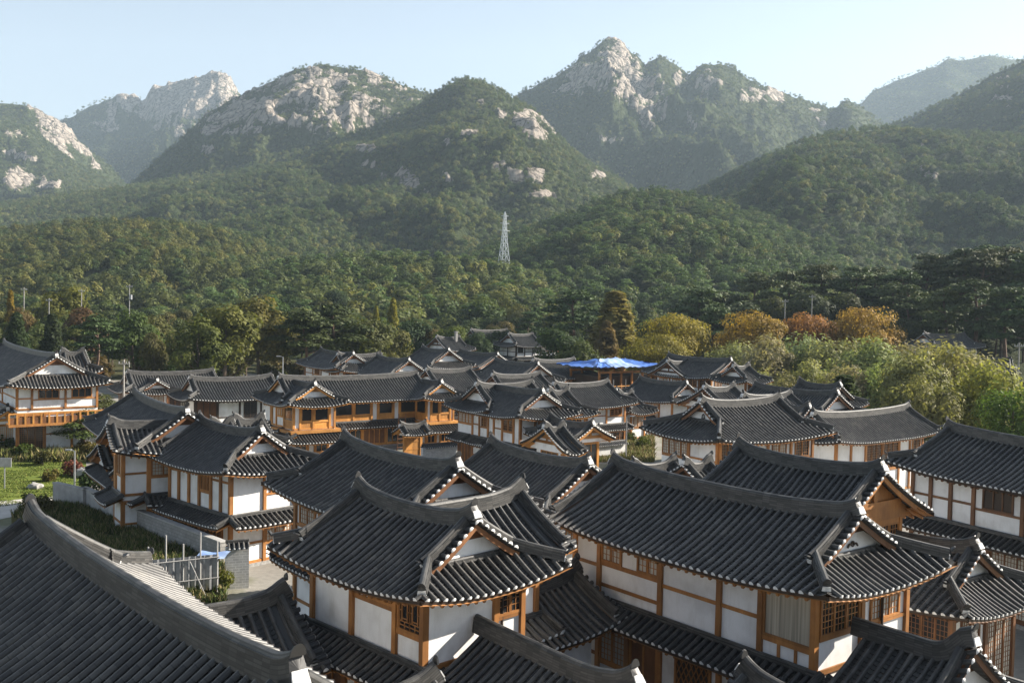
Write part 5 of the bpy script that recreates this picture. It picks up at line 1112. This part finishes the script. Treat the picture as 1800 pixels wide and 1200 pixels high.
# cars
def paint(name, c):
    m, tt, b = mat(name); b.inputs["Base Color"].default_value = (*c, 1); b.inputs["Roughness"].default_value = .3; b.inputs["Coat Weight"].default_value = .6; b.inputs["Coat Roughness"].default_value = .05; return m
M_TYRE = simple("tyre_rubber", (.012, .012, .012), (.02, .02, .02), 5, .9); M_LAMP = simple("lamp_glass", (.6, .6, .58), (.75, .75, .72), 4, .15); M_TAIL = simple("tail_lamp", (.3, .01, .01), (.4, .02, .02), 4, .2)
def car(px, py, yaw, colr, label, suv=False, s=1.0):
    a = P0(px, py); t = thing('parked_car', label, 'car', (a[0], a[1], 0), yaw); hgt = 1.68 if suv else 1.45; mp_ = paint('car_paint', colr)
    prof = [(-2.2, .35), (-2.24, .75), (-2.1, .98 if suv else .92), (-1.75, 1.02)] + ([(-1.95, 1.05), (-1.6, hgt), (.35, hgt), (1.05, 1.08)] if suv else [(-1.5, 1.04), (-.95, hgt), (.25, hgt), (1.0, 1.0)]) + [(2.05, .85), (2.25, .62), (2.2, .35)]
    prof = np.array(prof); mb = MB(); W = .88
    wz = np.where(prof[:, 1] > 1.06, .80, 1.0)
    L_ = np.stack([prof[:, 0], -W * wz, prof[:, 1]], 1); R_ = np.stack([prof[:, 0], W * wz, prof[:, 1]], 1); M1 = L_.copy(); M1[:, 1] *= .55; M1[:, 2] += .03; M2 = R_.copy(); M2[:, 1] *= .55; M2[:, 2] += .03
    mb.grid(np.stack([L_, M1, M2, R_], 1), None, 0, True)
    for S_, fl in ((L_, True), (R_, False)): mb.fan(np.vstack([S_, S_[:1]]), S_.mean(0) * [1, 1, .9], 0, False, fl)
    mb.build('body', mp_, t)
    mb = MB(); x0, x1 = (-1.72, .9) if suv else (-1.25, .85)
    for sg in (-1, 1):
        mb.poly([[x0, sg * W * .97, 1.06], [x1, sg * W * .96, 1.06], [.25, sg * W * .83, hgt - .1], [x0 + .35, sg * W * .83, hgt - .1]])
    mb.poly([[1.03, -.68, 1.10], [1.03, .68, 1.10], [.40, .6, hgt - .02], [.40, -.6, hgt - .02]]); xr = -1.93 if suv else -1.45
    mb.poly([[xr, -.66, 1.12], [xr, .66, 1.12], [xr + .33 if suv else -1.0, .6, hgt - .02], [xr + .33 if suv else -1.0, -.6, hgt - .02]]); mb.build('window_glass', M_GLASS, t)
    for wx in (-1.35, 1.38):
        for sg in (-1, 1):
            mb = MB(); mb.tube([[wx, sg * .72, .34], [wx, sg * .91, .34]], .34, 16); w = mb.build('wheel', M_TYRE, t); mb = MB(); mb.tube([[wx, sg * .90, .34], [wx, sg * .925, .34]], .2, 12); mb.build('rim', M_METAL, w)
    for sg in (-1, 1):
        mb = MB(); mb.box((2.14, sg * .5, .62), (2.24, sg * .82, .76)); mb.build('headlight', M_LAMP, t); mb = MB(); mb.box((-2.27, sg * .55, .72), (-2.15, sg * .84, .9)); mb.build('tail_light', M_TAIL, t)
    for sg in (-1, 1): mb = MB(); mb.box((.72, sg * .86, 1.0), (.9, sg * 1.02, 1.14)); mb.build('mirror', mp_, t)
    mb = MB(); mb.box((2.2, -.85, .3), (2.3, .85, .52)); mb.box((-2.3, -.85, .3), (-2.2, .85, .52)); mb.build('bumper', M_TYRE, t)
car(1157, 741, YB + math.pi + .2, (.012, .012, .013), 'black car parked against the pale brick wall', True)
car(1116, 766, YB + .2, (.72, .72, .72), 'white car parked behind the tile-capped wall')
car(20, 757, YB + .1, (.35, .02, .02), 'red car parked by the gate at the left edge')

# house under repair covered with a blue tarpaulin
t = thing('house_under_repair', 'half-built house with blue tarpaulins over its roof', 'house', (15.2, 150, 0), YB); 
r = Roof(L=14, W=9.0, ze=6.5, rise=.95, em='p', ep='p', vgm=.8, vgp=.8, hc=.2, hr=0)
def tarp(mb, fn, a0, a1, top, m, lift):
    n, k = 26, 14; a = np.linspace(a0, a1, n); v = np.linspace(-.06, 1, k); A, V = np.meshgrid(a, v, indexing='ij'); tt = np.vectorize(top)(A); P = fn(A, V * tt); P[..., 2] += lift + .24 * perlin(A * .9, V * 4, 5) + .10 * perlin(A * 4, V * 9, 6) - .12 * np.sin(np.clip(V, 0, 1) * np.pi); mb.grid(P, None, m, True)
mb = MB(); hipf = lambda q: float(np.clip((r.l - abs(q)) / r.w, .02, 1))
tarp(mb, lambda a, v: r.front(a, v, -1), -3.6, 1.4, hipf, 1, .34); tarp(mb, lambda a, v: r.front(a, v, -1), -6.8, -3.2, hipf, 0, .26); tarp(mb, lambda a, v: r.front(a, v, -1), .6, 6.8, hipf, 0, .22); tarp(mb, lambda a, v: r.front(a, v, 1), -6.8, 6.8, hipf, 0, .25)
tarp(mb, lambda a, v: r.end(-1, a, v), -4.4, 4.4, lambda q: float(np.clip(1 - abs(q) / r.w, .02, 1)), 0, .25); tarp(mb, lambda a, v: r.end(1, a, v), -4.4, 4.4, lambda q: float(np.clip(1 - abs(q) / r.w, .02, 1)), 0, .25)
mb.build('tarpaulin', [M_BLUE, M_TARP2], t)
for x in np.linspace(-5.4, 5.4, 6):
    for y in (-3.2, 3.2): mb = MB(); mb.box((x - .13, y - .13, 0), (x + .13, y + .13, 6.2)); mb.build('post', M_WOOD, t)
for y in (-3.2, 3.2):
    for z in (5.8, 2.9): mb = MB(); mb.box((-5.6, y - .1, z), (5.6, y + .1, z + .32)); mb.build('beam', M_WOOD, t)
mb = MB(); mb.box((-5.2, -2.9, 0), (5.2, 2.9, 5.4)); mb.build('wall', M_DARK, t)
for k in range(5): mb = MB(); mb.bar([-6.2, -4.3 + .01 * k, .6 + k * .85], [6.2, -4.3 - .01 * k, .6 + k * .85], .14, .1); mb.build('scaffold_plank', M_FRESH, t)
for k in range(6): mb = MB(); mb.tube([[-6 + k * 2.4, -4.35, 0], [-6 + k * 2.4, -4.35, 5.0]], .05, 6); mb.build('scaffold_pole', M_METAL, t)

# ladder
pL = next(x for x in HOUSES if x[0] is hP); xw = .86 * pL[1] / 2
def p_loc(x, y, z): return np.array([hP.location[0] + x * math.cos(YB) - y * math.sin(YB), hP.location[1] + x * math.sin(YB) + y * math.cos(YB), z])
a0, a1 = p_loc(xw - 5.6, -6.2, .05), p_loc(xw - 4.5, -4.6, 3.5); d = a1 - a0; sd = np.array([.80, .6, 0]) * .42
t = thing('ladder', 'wooden ladder leaning on the right wing of the bright orange house', 'ladder', tuple(a0))
for s_ in (-1, 1): mb = MB(); mb.bar(sd * s_, sd * s_ + d * 1.05, .09); mb.build('rail', M_AGED, t)
for k in range(8): mb = MB(); q = d * (k + .6) / 8; mb.bar(-sd + q, sd + q, .06); mb.build('rung', M_AGED, t)

# scaffold fence of metal sheets and the blue sheet beside it
a, b = P0(252, 1052, 1.0), P0(384, 1038, 1.0); d = b - a; L = float(np.hypot(d[0], d[1])); t = thing('sheet_metal_fence', 'grey sheet metal fence on scaffold poles behind the nearest roof', 'fence', (a[0], a[1], 1.0), math.atan2(d[1], d[0]))
mb = MB(); xs = np.arange(0, L, .09); zz = np.array([.1, 1.9]); yy = .035 * np.sin(xs * 2 * np.pi / .36); mb.grid(np.stack([np.stack([xs, yy, 0 * xs + z], -1) for z in zz], 1), None, 0, False); mb.build('sheet', M_METAL, t)
for k, x in enumerate(np.linspace(.2, L - .1, 5)): mb = MB(); mb.tube([[x, -.14, 0], [x, -.14, 2.6 + .5 * (k % 2)]], .04, 6); mb.build('scaffold_pole', M_CONC, t)
for z in (.7, 1.75): mb = MB(); mb.tube([[0, -.2, z], [L, -.2, z + .05]], .035, 6); mb.build('scaffold_rail', M_CONC, t)
for x in (.6, L * .6): mb = MB(); mb.tube([[x, -.2, 1.7], [x + .7, -.9, 0]], .03, 6); mb.build('brace', M_CONC, t)
a = at_z(374, 974, 2.75); t = tag((lambda m: (m.grid(np.stack([np.stack([np.linspace(-.75, .75, 9), np.full(9, y), .05 * np.sin(np.linspace(0, 7, 9) + y * 3)], -1) for y in np.linspace(-.6, .6, 6)], 1) + a, None, 0, True), m.build('plastic_sheet', [M_TARP2]))[1])(MB()), 'pale blue plastic sheet laid over the end of the sheet metal fence', 'sheet')
a = P0(243, 905, 1.4); mb = MB(); xs = np.linspace(-1.4, 1.4, 14); ys = np.linspace(-1.0, 1.0, 10); GX_, GY_ = np.meshgrid(xs, ys); mb.grid(np.stack([GX_ * .9 + a[0], GY_ + a[1] + .5, a[2] * np.exp(-(GX_ ** 2 + GY_ ** 2) * .6) + .12 * perlin(GX_ * 1.5, GY_ * 1.5, 3) + .1], -1), None, 0, True); tag(mb.build('tarpaulin', [M_BLUE]), 'dark blue tarpaulin heaped behind the block wall', 'tarpaulin')
a = P0(366, 962); t = thing('air_conditioner', 'grey air conditioner box by the porch of the white house beside the block wall', 'air conditioner', (a[0] + .6, a[1] - .9, 0), YA); mb = MB(); mb.box((-.45, -.2, .05), (.45, .2, 1.25)); mb.build('casing', M_METAL, t); mb = MB(); mb.tube([[0, -.21, .75], [0, -.23, .75]], .3, 16); mb.build('fan_grille', M_DARK, t)
a = P0(8, 858); t = thing('sign_board', 'small grey board on a post at the left edge of the lawn', 'sign', tuple(a)); mb = MB(); mb.tube([[0, 0, 0], [0, 0, 1.9]], .05, 6); mb.build('post', M_METAL, t); mb = MB(); mb.box((-.7, -.04, 1.75), (.55, .04, 2.5)); mb.build('board', M_METAL, t)

# details that belong to houses
def add(h, name, mb, m): return mb.build(name, m, h)
hLL = next(x for x in HOUSES if x[0] is hL); l2, w2 = hLL[1] / 2 - 1.05, hLL[2] / 2 - 1.05
mb = MB(); mb.box((l2 - .1, -w2 - 1.0, 3.05), (l2 + 1.5, w2 + .9, 3.3)); add(hL, 'balcony', mb, M_WOOD); mb = MB()
mb.box((l2 + 1.35, -w2 - 1, 4.25), (l2 + 1.47, w2 + .9, 4.38)); pass
for y in np.linspace(-w2 - .95, w2 + .85, 14): mb.box((l2 + 1.33, y - .09, 3.3), (l2 + 1.5, y + .07, 4.28))
add(hL, 'railing', mb, M_FRESH); mb = MB(); mb.box((l2 + 1.38, -w2 - 1, 3.32), (l2 + 1.43, w2 + .9, 3.95)); add(hL, 'railing_gap_backing', mb, M_AGED)  # added dark backing, its colour standing for shade in the railing gaps
mb = MB(); mb.box((.6, -.9, 7.2), (1.1, -.4, 9.7)); mb.box((.5, -1.0, 9.7), (1.2, -.3, 9.85)); add(hK, 'chimney', mb, M_STONE)
def mark(h, x, side, pts_list, z0, w=.05, dy=0.0):
    mb = MB()
    for pts in pts_list:
        for p, q in zip(pts[:-1], pts[1:]): mb.bar([x, p[0] + dy, z0 + p[1]], [x, q[0] + dy, z0 + q[1]], w, .05, up=(1, 0, 0))
    mb.build('emblem', M_DARK, h)
hx = 6.765 - .45 * 3.67 - .15 + .02
bird = [[(.7 * a_, .75 * b_) for a_, b_ in q_] for q_ in [[(-.42, .02), (-.30, .16), (-.14, .16), (0, .04), (.14, .16), (.30, .16), (.42, .02)], [(-.12, .13), (-.05, .26), (.05, .26), (.12, .13)]]]
mark(hC, hx + .10, 1, bird, 7.84, .05, .2)
hb = -(5.655 - .58 * 3.88 - .16 + .04)
bell = [[(.7 * a_, .6 * b_) for a_, b_ in q_] for q_ in [[(-.12, .42), (-.16, .1), (-.22, 0), (.22, 0), (.16, .1), (.12, .42), (-.12, .42)], [(0, .42), (0, .55)], [(0, 0), (0, -.1)]]]
mark(hBell, hb - .10, -1, bell, 8.18, .05)
# down pipes
for h, x, y, z0, z1 in ((hB, 3.2, 1.15, 4.0, 6.3), (hC, 5.8, .9, 3.0, 6.4)):
    mb = MB(); mb.tube([[x + .05, y, z1], [x + .05, y, z0 + .3], [x + .25, y - .1, z0]], .05, 8); add(h, 'drainpipe', mb, M_DARK)

# ------------------------------------------------------------------ lawn, weeds, garden
def patch(name, px, z, m, label=None, zp=0):
    mb = MB(); pts = np.array([P0(x, y, zp) for x, y in px]); pts[:, 2] = z; mb.poly(pts)
    if zp: q = np.vstack([pts, pts[:1]]); lo_ = q.copy(); lo_[:, 2] = -.1; mb.grid(np.stack([q, lo_], 1), None, 0)
    o = mb.build(name, [m]); struct(o); return pts
M_LAWN = simple("lawn", (.075, .105, .018), (.13, .155, .03), .7, .95, .3, .1); M_WEED = simple("weedy_soil", (.045, .05, .016), (.085, .078, .03), .5, .95, .3, .1); M_DRY = simple("dry_weeds", (.15, .13, .06), (.26, .22, .11), .5, .95, .3, .1); M_PATH = simple("pale_path", (.36, .34, .31), (.46, .44, .41), 1.2, .9, .2)
LAWN = patch('lawn', [(-90, 905), (-60, 812), (150, 808), (160, 870), (100, 876)], .010, M_LAWN)
patch('path', [(-60, 925), (-40, 884), (98, 872), (108, 882), (60, 900)], .018, M_PATH)
LOT = patch('lot', [(20, 905), (100, 885), (150, 893), (392, 992), (398, 1060), (250, 1060), (120, 980)], 1.0, M_WEED, zp=1.0)
WEED = patch('dry_lot', [(1045, 812), (1062, 764), (1150, 768), (1150, 812)], .010, M_DRY)
BANK = patch('bank', [(-80, 812), (-80, 786), (80, 778), (190, 792), (170, 812)], .012, M_WEED)
patch('street', [(1085, 770), (1085, 752), (1175, 738), (1195, 752), (1150, 768)], .016, M_PATH)
def inpoly(P, q):
    c = np.zeros(len(P), bool); n = len(q)
    for i in range(n):
        x1, y1 = q[i][:2]; x2, y2 = q[(i + 1) % n][:2]; c ^= ((y1 > P[:, 1]) != (y2 > P[:, 1])) & (P[:, 0] < (x2 - x1) * (P[:, 1] - y1) / (y2 - y1 + 1e-9) + x1)
    return c
def blades(name, poly, n, h, cols, label, w=.03):
    r = np.random.default_rng(len(name) + n); lo, hi = poly[:, :2].min(0), poly[:, :2].max(0); P = r.uniform(lo, hi, (n * 3, 2)); P = P[inpoly(P, poly)][:n]; k = len(P); den = fbm(P[:, 0] / 2.2, P[:, 1] / 2.2, 9, 3); P = P[den > -.25]; den = den[den > -.25]; k = len(P)
    hh = h * r.uniform(.4, 1.3, k) * (1 + .8 * den); a = r.uniform(0, 6.28, k); ln = r.normal(0, .35, (k, 2)) * hh[:, None]; b = np.stack([np.cos(a), np.sin(a)], 1) * w * (1 + r.uniform(0, 1, k))[:, None]
    V = np.zeros((k, 3, 3)); V[:, 0, :2] = P - b; V[:, 1, :2] = P + b; V[:, 2, :2] = P + ln; V[:, :, 2] = poly[0, 2]; V[:, 2, 2] += hh
    mb = MB(); b0 = mb.verts(V); mi = r.integers(0, len(cols), k)
    for j in range(len(cols)): mb.tris(np.arange(k * 3).reshape(-1, 3)[mi == j] + b0, j)
    struct(mb.build(name, cols), label, 'grass', 'stuff')
def gm(name, c): return simple(name, tuple(x * .8 for x in c), tuple(x * 1.25 for x in c), 1.5, .8, 0, .2)
G1, G2, G3, G4 = gm('grass_green', (.085, .12, .02)), gm('grass_dark', (.045, .06, .018)), gm('grass_straw', (.26, .21, .10)), gm('grass_yellow', (.16, .17, .04))
blades('grass', LAWN, 30000, .075, [G1, G1, G4], 'short sunny grass of the lawn at left', .025)
blades('weeds', LOT, 42000, .40, [G2, G2, G1, G3], 'rough grass and weeds filling the walled lot', .03)
blades('dry_grass', WEED, 16000, .42, [G3, G4, G3, G1], 'dry yellow weeds on the small lot by the street', .05)
blades('bank_grass', BANK, 16000, .8, [G3, G4, G2], 'straw-coloured tall grass below the retaining wall', .05)
gp = 'spreading garden pines right of the balcony house'
for px, Y, ty, sx, i, lab in ((105, 100, 716, 1.35, 0, 'broad garden pine with layered pads in front of the balcony house'), (150, 99, 724, 1.3, 1, 'garden pine beside the little dark gabled roof'), (188, 112, 697, 1.0, 0, 'garden pine behind the left end of the long back roof')):
    T_('garden_pine', px, Y, ty, (.055, .07, .022), lab, 5.2, sx, None, 0, i=i)
for j in range(20):
    px = random.uniform(-30, 185); Y = random.uniform(91, 101); x, y = at_base(px, Y)
    tree('shrub', x, y, random.uniform(.7, 1.3), random.choice([(.045, .06, .02), (.06, .07, .02), (.035, .05, .018), (.09, .075, .025)]), 'bushy shrub in the row between the lawn and the retaining wall', 'shrub', 'shrubs behind the lawn', 0)
for px, py, s, c, lab in ((128, 836, 1.0, (.17, .065, .05), 'pinkish red maple shrub at the corner of the lawn'), (90, 845, .75, (.12, .11, .035), 'small yellowish shrub on the lawn'), (165, 858, 1.2, (.035, .05, .018), 'dark shrub at the foot of the small gabled porch roof'), (188, 872, 1.1, (.035, .05, .018), 'dark shrub behind the stained concrete wall'), (52, 896, .8, (.07, .08, .025), 'scraggly bush at the near corner of the walled lot'), (75, 902, .9, (.08, .075, .03), 'brownish bush beside the scraggly one in the walled lot'), (394, 1030, .6, (.10, .11, .025), 'yellow-green bush at the right end of the sheet metal fence')):
    zz = 1.0 if 'lot' in lab or 'fence' in lab else 0; a = P0(px, py, zz); tree('shrub', a[0], a[1], s, c, lab, 'shrub', None, zz)
for px, py, s, lab in ((1066, 776, .7, 'low bush at the left of the dry lot'), (1085, 774, .9, 'middle bush at the back of the dry lot'), (1108, 776, .8, 'greenest bush at the back of the dry lot'), (1130, 786, .9, 'yellowing bush at the right of the dry lot')):
    a = P0(px, py); tree('shrub', a[0], a[1], s, (.085, .10, .025), lab, 'shrub', None, 0)
a = P0(1790, 1075, 0); tree('shrub', 20.2, 33.5, 1.9, (.10, .12, .02), 'yellow-green garden bush at the right edge below the lower right house', 'shrub', None, 1.6)
for px, py, s, lab in ((150, 838, .9, 'grey boulder right of the maple shrub'), (168, 846, .7, 'smaller grey boulder by the dark shrub'), (62, 858, .5, 'dark rock lying on the lawn')):
    a = P0(px, py); r_ = np.random.default_rng(px); mb = MB(); th = np.linspace(0, np.pi, 9); ph = np.linspace(0, 2 * np.pi, 13); TH, PH = np.meshgrid(th, ph, indexing='ij'); D_ = np.stack([np.sin(TH) * np.cos(PH), np.sin(TH) * np.sin(PH), np.cos(TH)], -1); rad = s * (1 + .28 * perlin(D_[..., 0] * 1.7 + px, D_[..., 1] * 1.7 + D_[..., 2], 4)); Q = D_ * rad[..., None] * [1.2, .9, .65]; mb.grid(Q + a + [0, 0, s * .3], None, 0, False, True); tag(mb.build('boulder', [M_STONE]), lab, 'boulder')
# ------------------------------------------------------------------ air
hz = MB(); hz.box((-3600, -40, -3), (3600, 4600, 1150)); ho = hz.build('haze', [])
hm_ = bpy.data.materials.new('haze'); hm_.use_nodes = True; t = hm_.node_tree; t.nodes.remove(t.nodes["Principled BSDF"])
pv = t.nodes.new("ShaderNodeVolumePrincipled"); pv.inputs["Color"].default_value = (.66, .84, 1, 1); pv.inputs["Density"].default_value = 1.05e-4; pv.inputs["Anisotropy"].default_value = .1
t.links.new(pv.outputs[0], t.nodes["Material Output"].inputs["Volume"]); ho.data.materials.append(hm_); struct(ho, 'pale morning haze', 'haze', 'stuff')
